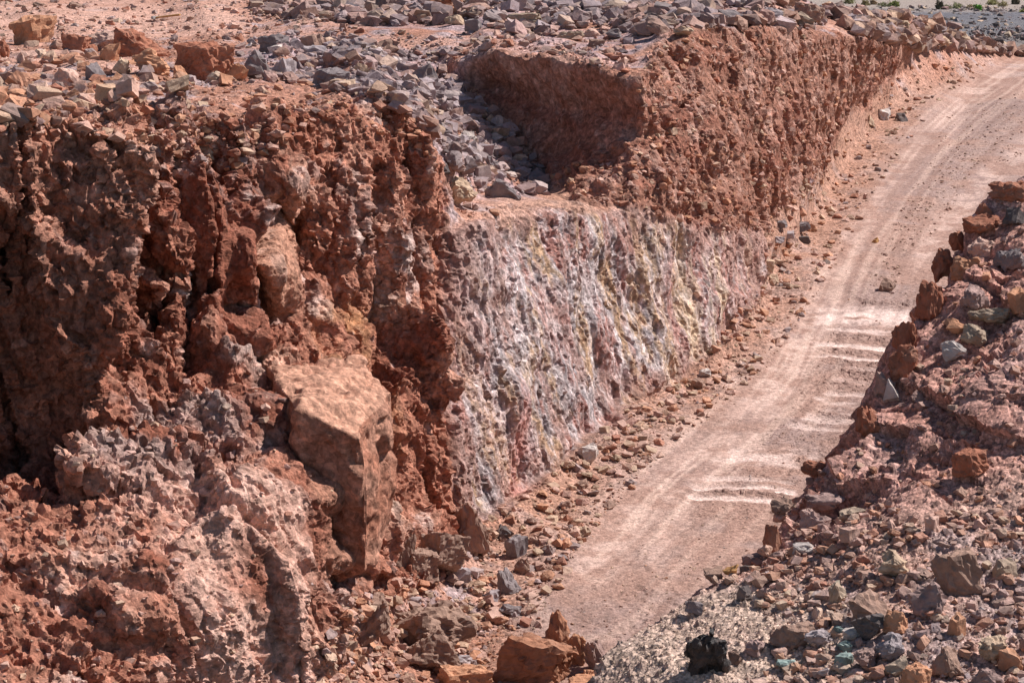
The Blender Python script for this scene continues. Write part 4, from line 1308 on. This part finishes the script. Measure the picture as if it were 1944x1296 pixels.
def jutting_block():
    pts = [(506, 690, 18.0), (635, 733, 17.55), (692, 800, 16.85), (686, 834, 16.62), (556, 772, 16.68), (600, 752, 16.9),
           (552, 870, 16.9), (608, 1010, 16.9), (640, 1105, 16.85), (694, 1085, 16.7), (697, 940, 16.65)]
    P3 = [Vector(at_t(a, b, t_from_Y(a, b, c))) for a, b, c in pts]
    P3 += [p + Vector((0.15, 0.9, 0.05)) for p in P3[1:4] + P3[8:]]
    bm = hull(P3)
    bmesh.ops.triangulate(bm, faces=bm.faces[:])
    bm.verts.index_update()
    V = np.array([v.co[:] for v in bm.verts])
    Fc = np.array([[v.index for v in f.verts] for f in bm.faces])
    bm.free()
    V, Fc = refine(V, Fc, lambda p: np.full(len(p), 0.022))
    lap = Lap(Fc, len(V))
    V = lap.smooth(V, 6, 0.6).astype(F32)
    Nn = vnormals(V, Fc)
    if (Nn * (V - V.mean(0))).sum() < 0:
        Fc, Nn = Fc[:, ::-1].copy(), -Nn
    Nn = lap.smooth(Nn, 3, 0.7).astype(F32)
    _, fa_, _ = cells(V * C3(3.2, 3.2, 2.2) + 7, 401)
    _, fb_, _ = cells(V * 9 + 3, 402)
    V = V + Nn * (0.05 * lap.smooth(fa_, 5, 0.7) + 0.018 * lap.smooth(fb_, 2, 0.7) + 0.012 * fbm(V * 12, 403, 2))[:, None]
    top_sunlight = smooth01(Nn[:, 2], 0.35, 0.6)
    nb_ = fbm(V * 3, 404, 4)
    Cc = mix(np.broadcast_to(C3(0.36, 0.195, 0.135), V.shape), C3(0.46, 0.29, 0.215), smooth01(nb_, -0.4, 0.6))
    Cc = mix(Cc, C3(0.60, 0.405, 0.30), 0.8 * top_sunlight)         # sunlight painted as a paler tone on upward faces
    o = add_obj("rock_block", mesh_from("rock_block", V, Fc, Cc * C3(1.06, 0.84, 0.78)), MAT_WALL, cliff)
    o["label"] = "big jutting block with a tan top painted as sunlit"
jutting_block()

# ------------------------------------------------------------------ scattered rubble
VAR, VARB = [], []
for k in range(22):
    rs = np.random.default_rng(900 + k)
    kd = 'biws'[k % 4] if k % 3 else 'i'
    pts = rock_points(kd, rs)
    if len(pts) > 10:
        pts = [pts[i] for i in rs.choice(len(pts), 9, replace=False)]
    bm = hull(pts)
    bmesh.ops.triangulate(bm, faces=bm.faces[:])
    bm.verts.index_update()
    V = np.array([v.co[:] for v in bm.verts], F32)
    V /= (V.max(0) - V.min(0)).max()
    VAR.append((V, np.array([[v.index for v in f.verts] for f in bm.faces], np.int32)))
    bm.free()
for k in range(22):
    me = rock_mesh("rock", 'biws'[k % 4] if k % 3 else 'i', 1900 + k, 1, 0.10)
    V = np.array([v.co[:] for v in me.vertices], F32)
    VARB.append((V, np.array([list(p.vertices) for p in me.polygons], np.int32)))
    bpy.data.meshes.remove(me)
SHARED = []
for k in range(14):
    me = rock_mesh("rubble_rock", 'biws'[k % 4], 3000 + k, 2, 0.06)
    me2 = me.copy()
    me.materials.append(MAT_ROCK)
    me2.materials.append(MAT_ROCK_GREY)
    SHARED.append((me, me2))

HB = np.array([h[1:5] for h in HERO], float)
SINGLES = []

GC = {"M": CM, "R": CR.reshape(-1, 3)}

def rot_matrices(n, rng, tilt=3.2):
    a, b, c = rng.uniform(-math.pi, math.pi, n), rng.uniform(-tilt, tilt, n), rng.uniform(-math.pi, math.pi, n)
    ca, sa, cb, sb, cc, s_c = np.cos(a), np.sin(a), np.cos(b), np.sin(b), np.cos(c), np.sin(c)
    R = np.zeros((n, 3, 3))
    R[:, 0, 0] = ca * cb; R[:, 0, 1] = ca * sb * s_c - sa * cc; R[:, 0, 2] = ca * sb * cc + sa * s_c
    R[:, 1, 0] = sa * cb; R[:, 1, 1] = sa * sb * s_c + ca * cc; R[:, 1, 2] = sa * sb * cc - ca * s_c
    R[:, 2, 0] = -sb; R[:, 2, 1] = cb * s_c; R[:, 2, 2] = cb * cc
    return R

def scatter(surf, polys, n, smin, smax, power, palette, seed, stuff=None, single=0, label=None, group=None, name="rubble_rock", sink=0.2, up_only=None, keep=None, flat=0.75, spread=0.12, dust=0.28):
    rng = np.random.default_rng(seed)
    S = SURF[surf]
    m = np.zeros(len(S[2]), bool)
    for poly in polys:
        m |= in_poly(S[2], S[3], poly)
    m &= S[4] & (S[2] > -40) & (S[2] < (2600 if surf == 'P' else 1985)) & (S[3] > -30) & (S[3] < 1330)
    if up_only is not None:
        m &= S[1][:, 2] > up_only
    if keep is not None:
        m &= keep
    cand = np.flatnonzero(m)
    wt = WM[cand] if surf == 'M' else np.ones(len(cand))
    pick = rng.choice(cand, n, p=wt / wt.sum())
    size = smin * (smax / smin) ** (rng.uniform(0, 1, n) ** power)
    px, py = S[2][pick], S[3][pick]
    pos, nor = S[0][pick], S[1][pick]
    t = pos[:, 1] * CP - (pos[:, 2] - CAMZ) * SP
    spx = size / t * FPX
    inside = np.zeros(n, bool)
    for b in HB:
        inside |= (px > b[0] - 2) & (px < b[2] + 2) & (py > b[1] - 2) & (py < b[3] - 0.1 * (b[3] - b[1])) & (spx > 9)
    ok = ~inside
    pos, nor, size, spx, px, py = pos[ok], nor[ok], size[ok], spx[ok], px[ok], py[ok]
    n = len(size)
    names = list(palette)
    ci = rng.choice(len(names), n, p=np.array([palette[k] for k in names], float) / sum(palette.values()))
    pc = np.array([PAL[k] for k in names])[ci] * np.exp(rng.normal(0, spread, (n, 1))) * (1 + rng.normal(0, 0.015, (n, 3)))
    if surf in GC:
        pc = pc * (1 - dust) + dust * GC[surf][pick[ok]] * 1.1
    pc = np.clip(pc, 0.015, 0.85)
    order = np.argsort(-spx)
    big, used = order, np.zeros(n, bool)
    grey = np.array([k in ("grey", "dark", "lilac", "pale") for k in names])
    taken = []
    for i in big:
        if len(taken) >= single:
            break
        if not (0 < px[i] < 1944 and 0 < py[i] < 1296):
            continue
        if any(math.hypot(px[i] - a, py[i] - b) < 0.45 * (spx[i] + c) for a, b, c in taken):
            continue
        taken.append((px[i], py[i], spx[i]))
        used[i] = True
        o = bpy.data.objects.new(name, SHARED[rng.integers(len(SHARED))][1 if grey[ci[i]] else 0])
        COL.objects.link(o)
        o.location = pos[i] + nor[i] * size[i] * (0.30 - sink)
        o.scale = size[i] * np.array([1.0, rng.uniform(0.65, 1.0), rng.uniform(0.5, flat)])
        o.rotation_euler = (rng.uniform(-0.6, 0.6), rng.uniform(-0.6, 0.6), rng.uniform(0, 6.28))
        o.color = (*pc[i], 1)
        SINGLES.append((o, px[i], py[i], spx[i], names[ci[i]], surf))
        tag(o, label, "rock", group)
    rest = np.flatnonzero(~used)
    if stuff and len(rest):
        Vs, Fs, Cs = [], [], []
        off = 0
        vi = rng.integers(0, len(VAR), n)
        R = rot_matrices(n, rng)
        for k, (V, Fc) in enumerate(VAR + VARB):
            bigger = k >= len(VAR)
            sel = rest[(vi[rest] == k % len(VAR)) & ((spx[rest] > 13) == bigger)]
            if not len(sel):
                continue
            sc = np.stack([np.ones(len(sel)), rng.uniform(0.65, 1, len(sel)), rng.uniform(0.5, flat + .1, len(sel))], -1) * size[sel][:, None]
            vv = np.einsum('nij,nvj->nvi', R[sel], V[None] * 1.0) * sc[:, None, :]
            vv += (pos[sel] + nor[sel] * (size[sel] * (0.30 - sink))[:, None])[:, None, :]
            Vs.append(vv.reshape(-1, 3))
            Fs.append((Fc[None] + (np.arange(len(sel)) * len(V))[:, None, None]).reshape(-1, 3) + off)
            Cs.append(np.repeat(pc[sel], len(V), 0))
            off += len(sel) * len(V)
        o = add_obj(stuff[0], mesh_from(stuff[0], np.concatenate(Vs), np.concatenate(Fs), np.concatenate(Cs)), MAT_STONE)
        tag(o, stuff[1], stuff[2], kind="stuff")

P_ORANGE = [(-40, 80), (120, 70), (330, 78), (470, 118), (480, 160), (250, 180), (150, 215), (-40, 232)]
scatter("M", [P_ORANGE], 1700, 0.03, 0.24, 2.3, {"orange": 5, "pink": 4, "red": 2, "grey": 2, "tan": 2, "lilac": 1}, 1, ("orange_rubble", "small orange and pink rubble round the plateau boulders", "rubble"), 55,
        "orange or pink angular rock in the rubble round the plateau boulders", "loose rocks round the plateau boulders", "orange_rock", sink=0.14)
scatter("M", [POLY_GREY], 3800, 0.04, 0.26, 2.0, {"grey": 6, "lilac": 4, "dark": 2, "brown": 2, "mauve": 2, "pale": 1, "tan": 1}, 2, ("grey_rubble", "small grey rubble spilling down the gully", "rubble"), 75,
        "grey angular rock in the rubble spilling down the gully", "rocks in the gully rubble", "grey_rock", sink=0.12)
P_TOP = [(470, -20), (1560, -30), (1575, 40), (1540, 58), (1440, 46), (1330, 56), (1230, 66), (1000, 72), (900, 46), (720, 52), (620, 40), (470, 30)]
scatter("M", [P_TOP], 3800, 0.06, 0.36, 2.0, {"grey": 6, "lilac": 3, "mauve": 4, "brown": 3, "khaki": 3, "dark": 2, "pink": 1}, 3, ("ridge_rubble", "small grey and brown rubble heaped along the top ridge", "rubble"), 75,
        "grey or brown angular rock in the ridge heaped along the top", "rocks in the top ridge", "ridge_rock", sink=0.08)
P_RIMDIRT = [(-40, 140), (480, 150), (720, 180), (800, 250), (850, 380), (960, 400), (880, 420), (800, 290), (640, 215), (430, 330), (210, 260), (-40, 260)]
scatter("M", [P_RIMDIRT], 4200, 0.014, 0.13, 2.8, {"orange": 4, "pink": 4, "red": 4, "tan": 2, "grey": 1}, 4, ("rim_gravel", "reddish stones scattered over the rim above the dark cliff", "gravel"), sink=0.2)
scatter("M", [[(-40, -25), (600, -25), (700, 60), (830, 70), (900, 60), (1230, 70), (1190, 140), (1050, 105), (940, 88), (880, 120), (830, 130), (700, 100), (560, 66), (460, 100), (-40, 75)]], 3000, 0.025, 0.17, 2.8, {"grey": 3, "lilac": 2, "pink": 3, "brown": 3, "red": 2, "khaki": 2}, 5, ("plateau_gravel", "loose stones strewn over the plateau track and slopes", "gravel"), sink=0.15)
P_BERM = [(1555, 12), (1700, 22), (1780, 45), (1850, 74), (1950, 97), (1985, 112), (1900, 104), (1800, 94), (1690, 80), (1610, 62)]
scatter("M", [P_BERM], 1300, 0.08, 0.40, 1.6, {"brown": 5, "grey": 3, "mauve": 3, "tan": 3, "dark": 2, "lilac": 1}, 6, ("berm_rubble", "small brown rubble along the far berm", "rubble"), 30,
        "brown or grey rock in the low berm beside the far end of the ramp", "rocks in the far berm", "berm_rock", sink=0.0)
P_TALUS = [(900, 1000), (1000, 940), (1200, 770), (1312, 710), (1446, 530), (1446, 445), (1480, 395), (1565, 295), (1690, 160), (1720, 110), (1860, 110), (1900, 128), (1790, 180), (1690, 315), (1595, 490), (1465, 690), (1280, 845), (1110, 1020), (970, 1296), (850, 1296), (880, 1100)]
scatter("M", [P_TALUS], 4300, 0.014, 0.15, 2.9, {"orange": 4, "pink": 6, "red": 2, "tan": 5, "grey": 1, "brown": 1, "lilac": 1}, 7, ("talus_gravel", "loose stones along the foot of the walls beside the ramp", "gravel"), 48,
        "loose angular stone at the foot of the wall beside the ramp", "stones along the wall foot", "talus_rock", sink=0.15)
scatter("M", [POLY_ROAD], 4500, 0.006, 0.035, 2.6, {"tan": 4, "pink": 5, "orange": 1, "mauve": 1, "pale": 1}, 8, ("road_gravel", "fine gravel strewn over the ramp", "gravel"), sink=0.2, keep=(rf.ravel() > 0.5))
scatter("M", [[(1960, 300), (1790, 190), (1850, 230), (1790, 330), (1720, 460), (1700, 560), (1640, 555), (1690, 440), (1740, 340)], [(1800, 215), (1960, 170), (1960, 240), (1850, 330), (1760, 460), (1700, 480)]], 1500, 0.010, 0.06, 2.4, {"tan": 5, "pink": 6, "orange": 1, "pale": 1}, 9, ("median_gravel", "coarser gravel left standing between the tyre lanes", "gravel"), sink=0.2, dust=0.6)
scatter("M", [POLY_RED], 3600, 0.022, 0.13, 2.6, {"red": 5, "orange": 4, "pink": 4, "tan": 2}, 10, ("embedded_gravel", "stones sticking out of the crumbly red earth wall", "gravel"), sink=0.3, keep=(hollow < 0.3))
P_LEDGE = [(160, 830), (240, 745), (350, 715), (500, 690), (690, 800), (620, 1100), (640, 1300), (-40, 1300), (-40, 920)]
scatter("M", [P_LEDGE], 700, 0.012, 0.09, 2.4, {"pink": 5, "mauve": 3, "tan": 3, "red": 2, "lilac": 1, "khaki": 2}, 11, ("ledge_gravel", "broken stone lying on the ledges of the dark cliff", "gravel"), sink=0.2, up_only=0.35)
scatter("M", [[(640, 1150), (720, 1110), (900, 1050), (960, 1120), (930, 1310), (600, 1310)]], 1500, 0.018, 0.13, 2.2, {"orange": 4, "pink": 4, "tan": 3, "brown": 2, "lilac": 1}, 12, ("foot_rubble", "orange rubble in the pit corner below the cliff", "rubble"), 30,
        "orange or pink rock in the pit corner below the dark cliff", "rocks in the pit corner", "corner_rock", sink=0.1)
P_BANK = [(1960, 335), (1850, 410), (1790, 520), (1690, 690), (1600, 845), (1560, 900), (1700, 950), (1960, 980)]
scatter("R", [P_BANK], 520, 0.015, 0.13, 2.5, {"mauve": 3, "brown": 3, "orange": 4, "red": 4, "khaki": 2, "pink": 3}, 13, ("bank_gravel", "loose stones on the shaded bank right of the ramp", "gravel"), 28,
        "loose rock on the slope of the bank right of the ramp", "rocks on the right bank", "bank_rock", sink=0.1)
P_HEAP = [(1550, 880), (1620, 920), (1720, 980), (1960, 970), (1960, 1320), (1420, 1320), (1480, 1230), (1420, 1120), (1330, 1100), (1440, 1030), (1480, 960)]
scatter("R", [P_HEAP], 5200, 0.010, 0.125, 2.5, {"mauve": 6, "brown": 5, "pink": 7, "orange": 6, "khaki": 1, "tan": 3, "red": 4, "lilac": 1}, 14, ("heap_rubble", "small mixed rubble covering the spoil heap in front", "rubble"), 95,
        "brown, pink or grey rock in the spoil heap in front", "rocks in the spoil heap", "heap_rock", sink=0.10, dust=0.35)
P_SAND = [(1100, 1260), (1230, 1165), (1400, 1115), (1560, 1125), (1640, 1200), (1600, 1310), (1080, 1320)]
PAL["grit"] = (0.47, 0.355, 0.265)
PAL["grit2"] = (0.45, 0.32, 0.235)
scatter("R", [P_SAND], 6500, 0.006, 0.024, 2.2, {"grit": 7, "grit2": 3, "pale": 2, "mauve": 1}, 15, ("yellow_gravel", "pale yellow grit on the near slope of the heap", "gravel"), sink=0.28, dust=0.5)

# each loose rock is told by its look and by the nearest boulder one can find
import re
ADJ = {"orange": "orange", "red": "red", "rust": "rust", "pink": "pinkish", "tan": "tan", "brown": "brown", "grey": "grey", "dark": "dark", "lilac": "pale grey", "pale": "pale", "mauve": "mauve", "khaki": "khaki"}
HC = [((h[1] + h[3]) / 2, (h[2] + h[4]) / 2, h[0], " ".join(re.split(r",| (?:with|on|in|at|below|behind|beside|between|above|of|left|right|just|resting|touching|lying|amid|among|standing|perched|leaning|near|cut|wedged|crowning|under|halfway|from|by|balanced|where|jutting|overhanging|caught|sloping|low|across|alone|to|over|high|along) ", h[7])[0].split()[:6])) for h in HERO]
byl = {}
for o, x, y, sp, cn, sf in SINGLES:
    k = min((k for k in range(len(HC)) if HC[k][2] == sf), key=lambda k: math.hypot(HC[k][0] - x, HC[k][1] - y))
    dx, dy = x - HC[k][0], y - HC[k][1]
    side = ("right of" if dx > 0 else "left of") if abs(dx) > abs(dy) else ("below" if dy > 0 else "above")
    lab = "%s%s rock %s the %s" % ("large " if sp > 34 else "small " if sp < 17 else "", ADJ[cn], side, HC[k][3])
    byl.setdefault(lab, []).append((math.hypot(dx, dy), o))
for lab, lst in byl.items():
    lst.sort(key=lambda e: e[0])
    for k, (dd_, o) in enumerate(lst):
        o["label"] = lab + ("" if len(lst) == 1 else ", " + ("nearest to it", "second out from it", "third out from it", "fourth out from it", "fifth out from it", "sixth out from it", "seventh out from it", "eighth out from it", "ninth out from it", "tenth out from it")[min(k, 9)])

ux, uy = np.meshgrid(np.arange(1540, 2560, 1.5), np.arange(14, 112, 0.5))
pp = at_t(ux, uy, t_from_z(ux, uy, -3.45))
SURF["P"] = (pp.reshape(-1, 3), np.tile([0., 0., 1.], (ux.size, 1)), ux.ravel(), uy.ravel(), np.ones(ux.size, bool))
scatter("P", [[(1540, 14), (2560, 14), (2560, 112), (1540, 60)]], 5000, 0.06, 0.30, 2.2, {"dark": 4, "grey": 4, "mauve": 2, "khaki": 2}, 16, ("plain_gravel", "dark stones strewn over the gravel plain", "gravel"), sink=0.1)

# ------------------------------------------------------------------ hammer left lying on the plateau track
def hammer():
    a = at_t(292, 41, depth_at("M", 292, 41))
    b = at_t(342, 35, depth_at("M", 342, 35))
    a, b = Vector(a), Vector(b)
    b = a + (b - a).normalized() * min((b - a).length, 0.95)
    root = bpy.data.objects.new("sledgehammer", None)
    COL.objects.link(root)
    root.location = a + Vector((0, 0, 0.06))
    dirv = (b - a).normalized()
    dirv.z = max(dirv.z, 0.02)
    root.rotation_euler = dirv.to_track_quat('X', 'Z').to_euler()
    tag(root, "long handled hammer lying on the flat plateau track", "hammer")
    bm = bmesh.new()
    ln = (b - a).length
    prof = [(0.0, .019), (0.1, .016), (0.5, .017), (0.85, .019), (1.0, .016)]
    rings = []
    for s, r in prof:
        rings.append([bm.verts.new((s * ln, r * 1.25 * math.cos(k * math.pi / 5), r * math.sin(k * math.pi / 5))) for k in range(10)])
    for r0, r1 in zip(rings[:-1], rings[1:]):
        for k in range(10):
            bm.faces.new((r0[k], r0[(k + 1) % 10], r1[(k + 1) % 10], r1[k]))
    bm.faces.new(rings[0]); bm.faces.new(rings[-1])
    bmesh.ops.recalc_face_normals(bm, faces=bm.faces[:])
    me = bpy.data.meshes.new("handle"); bm.to_mesh(me); bm.free()
    mh = base_mat("worn_wood", 'object', 25, 0.2, 0.2, 60, 0.004)
    h = add_obj("handle", me, mh, root); h.color = (0.50, 0.27, 0.11, 1)
    bm = bmesh.new()
    bmesh.ops.create_cube(bm, size=1.0, matrix=Matrix.Diagonal((0.055, 0.17, 0.055, 1)))
    bmesh.ops.bevel(bm, geom=bm.edges[:], offset=0.010, segments=2, affect='EDGES')
    me = bpy.data.meshes.new("head"); bm.to_mesh(me); bm.free()
    ms = base_mat("dull_steel", 'object', 30, 0.3, 0.2, 80, 0.002, rough=0.5, spec=0.5)
    k = add_obj("head", me, ms, root); k.color = (0.30, 0.28, 0.27, 1); k.location = (0.03, 0, 0)
hammer()

# ------------------------------------------------------------------ desert shrubs on the plain
MAT_LEAF = base_mat("dry_leaf", 'object', 6, 0.35, 0.0, 30, 0.01)
MAT_TWIG = base_mat("twig", 'object', 6, 0.2, 0.0, 30, 0.01)

def shrub(px, py, wpx, hpx, col, label, seed, group=None):
    rs = np.random.default_rng(seed)
    t = float(t_from_z(px, py, -3.45))
    c = at_t(px, py, t)
    w, h = wpx * t / FPX, hpx * t / FPX
    root = bpy.data.objects.new("desert_shrub", None)
    COL.objects.link(root)
    root.location = c
    tag(root, label, "shrub", group)
    nl = 420
    u = rs.normal(0, 1, (nl, 3))
    u /= np.linalg.norm(u, axis=1, keepdims=True)
    u[:, 2] = np.abs(u[:, 2])
    lump = 0.75 + 0.35 * vnoise(u * 2.2 + seed, seed)
    p = u * (rs.uniform(0.25, 1, (nl, 1)) ** 0.5) * lump[:, None] * np.array([w / 2, w / 2, h])
    s = rs.uniform(0.035, 0.08, nl) * (0.5 + h)
    a = rs.normal(0, 1, (nl, 3)); a /= np.linalg.norm(a, axis=1, keepdims=True)
    b = np.cross(a, rs.normal(0, 1, (nl, 3))); b /= np.linalg.norm(b, axis=1, keepdims=True)
    V = np.stack([p - a * s[:, None], p - b * s[:, None] * .45, p + a * s[:, None], p + b * s[:, None] * .45], 1).reshape(-1, 3)
    f = add_obj("foliage", mesh_from("foliage", V, np.arange(nl * 4).reshape(-1, 4)), MAT_LEAF, root)
    f.color = (*[1.5 * v for v in col], 1)
    bm = bmesh.new()
    for k in range(9):
        an = k * 0.7 + rs.uniform(-.2, .2)
        tip = Vector((math.cos(an) * w * 0.36, math.sin(an) * w * 0.36, h * rs.uniform(0.5, 0.85)))
        q0 = [bm.verts.new((0.02 * math.cos(j * 2.1), 0.02 * math.sin(j * 2.1), -0.05)) for j in range(3)]
        q1 = [bm.verts.new(tip + Vector((0.008 * math.cos(j * 2.1), 0.008 * math.sin(j * 2.1), 0))) for j in range(3)]
        for j in range(3):
            bm.faces.new((q0[j], q0[(j + 1) % 3], q1[(j + 1) % 3], q1[j]))
    me = bpy.data.meshes.new("stems"); bm.to_mesh(me); bm.free()
    g = add_obj("stems", me, MAT_TWIG, root)
    g.color = (0.16, 0.10, 0.07, 1)

DRY = "pale dry shrub on the far plain"
ndry = 0
for k, (px, py, w, h, c, lab, gr) in enumerate([
        (1612, 7, 24, 11, (0.20, 0.19, 0.10), DRY, "dry shrubs"), (1643, 11, 18, 11, (0.24, 0.20, 0.11), DRY, "dry shrubs"), (1658, 9, 14, 9, (0.26, 0.19, 0.12), DRY, "dry shrubs"),
        (1676, 13, 26, 9, (0.22, 0.21, 0.13), DRY, "dry shrubs"), (1696, 13, 22, 12, (0.19, 0.21, 0.08), "yellow green shrub on the far plain beside the pale dry ones", None),
        (1783, 18, 15, 18, (0.10, 0.09, 0.06), "dark tall scrub on the far plain", None), (1798, 17, 18, 8, (0.27, 0.25, 0.16), DRY, "dry shrubs"), (1817, 16, 20, 10, (0.24, 0.24, 0.13), DRY, "dry shrubs"),
        (1842, 16, 16, 8, (0.30, 0.24, 0.15), DRY, "dry shrubs"), (1856, 20, 18, 13, (0.11, 0.24, 0.05), "bright green shrub on the far plain", None), (1884, 9, 24, 10, (0.24, 0.22, 0.10), DRY, "dry shrubs"),
        (1904, 12, 20, 9, (0.27, 0.23, 0.13), DRY, "dry shrubs"), (1928, 8, 16, 13, (0.12, 0.10, 0.07), "dark shrub on the far plain near the top right corner", None),
        (1942, 25, 16, 8, (0.25, 0.24, 0.09), "low yellow shrub at the right edge of the plain", None)]):
    if lab == DRY:
        lab = DRY + ", " + ("first", "second", "third", "fourth", "fifth", "sixth", "seventh", "eighth", "ninth")[ndry] + " of its kind from the left"
        ndry += 1
    shrub(px, py, 1.25 * w, 1.3 * h, c, lab, 70 + k, gr)
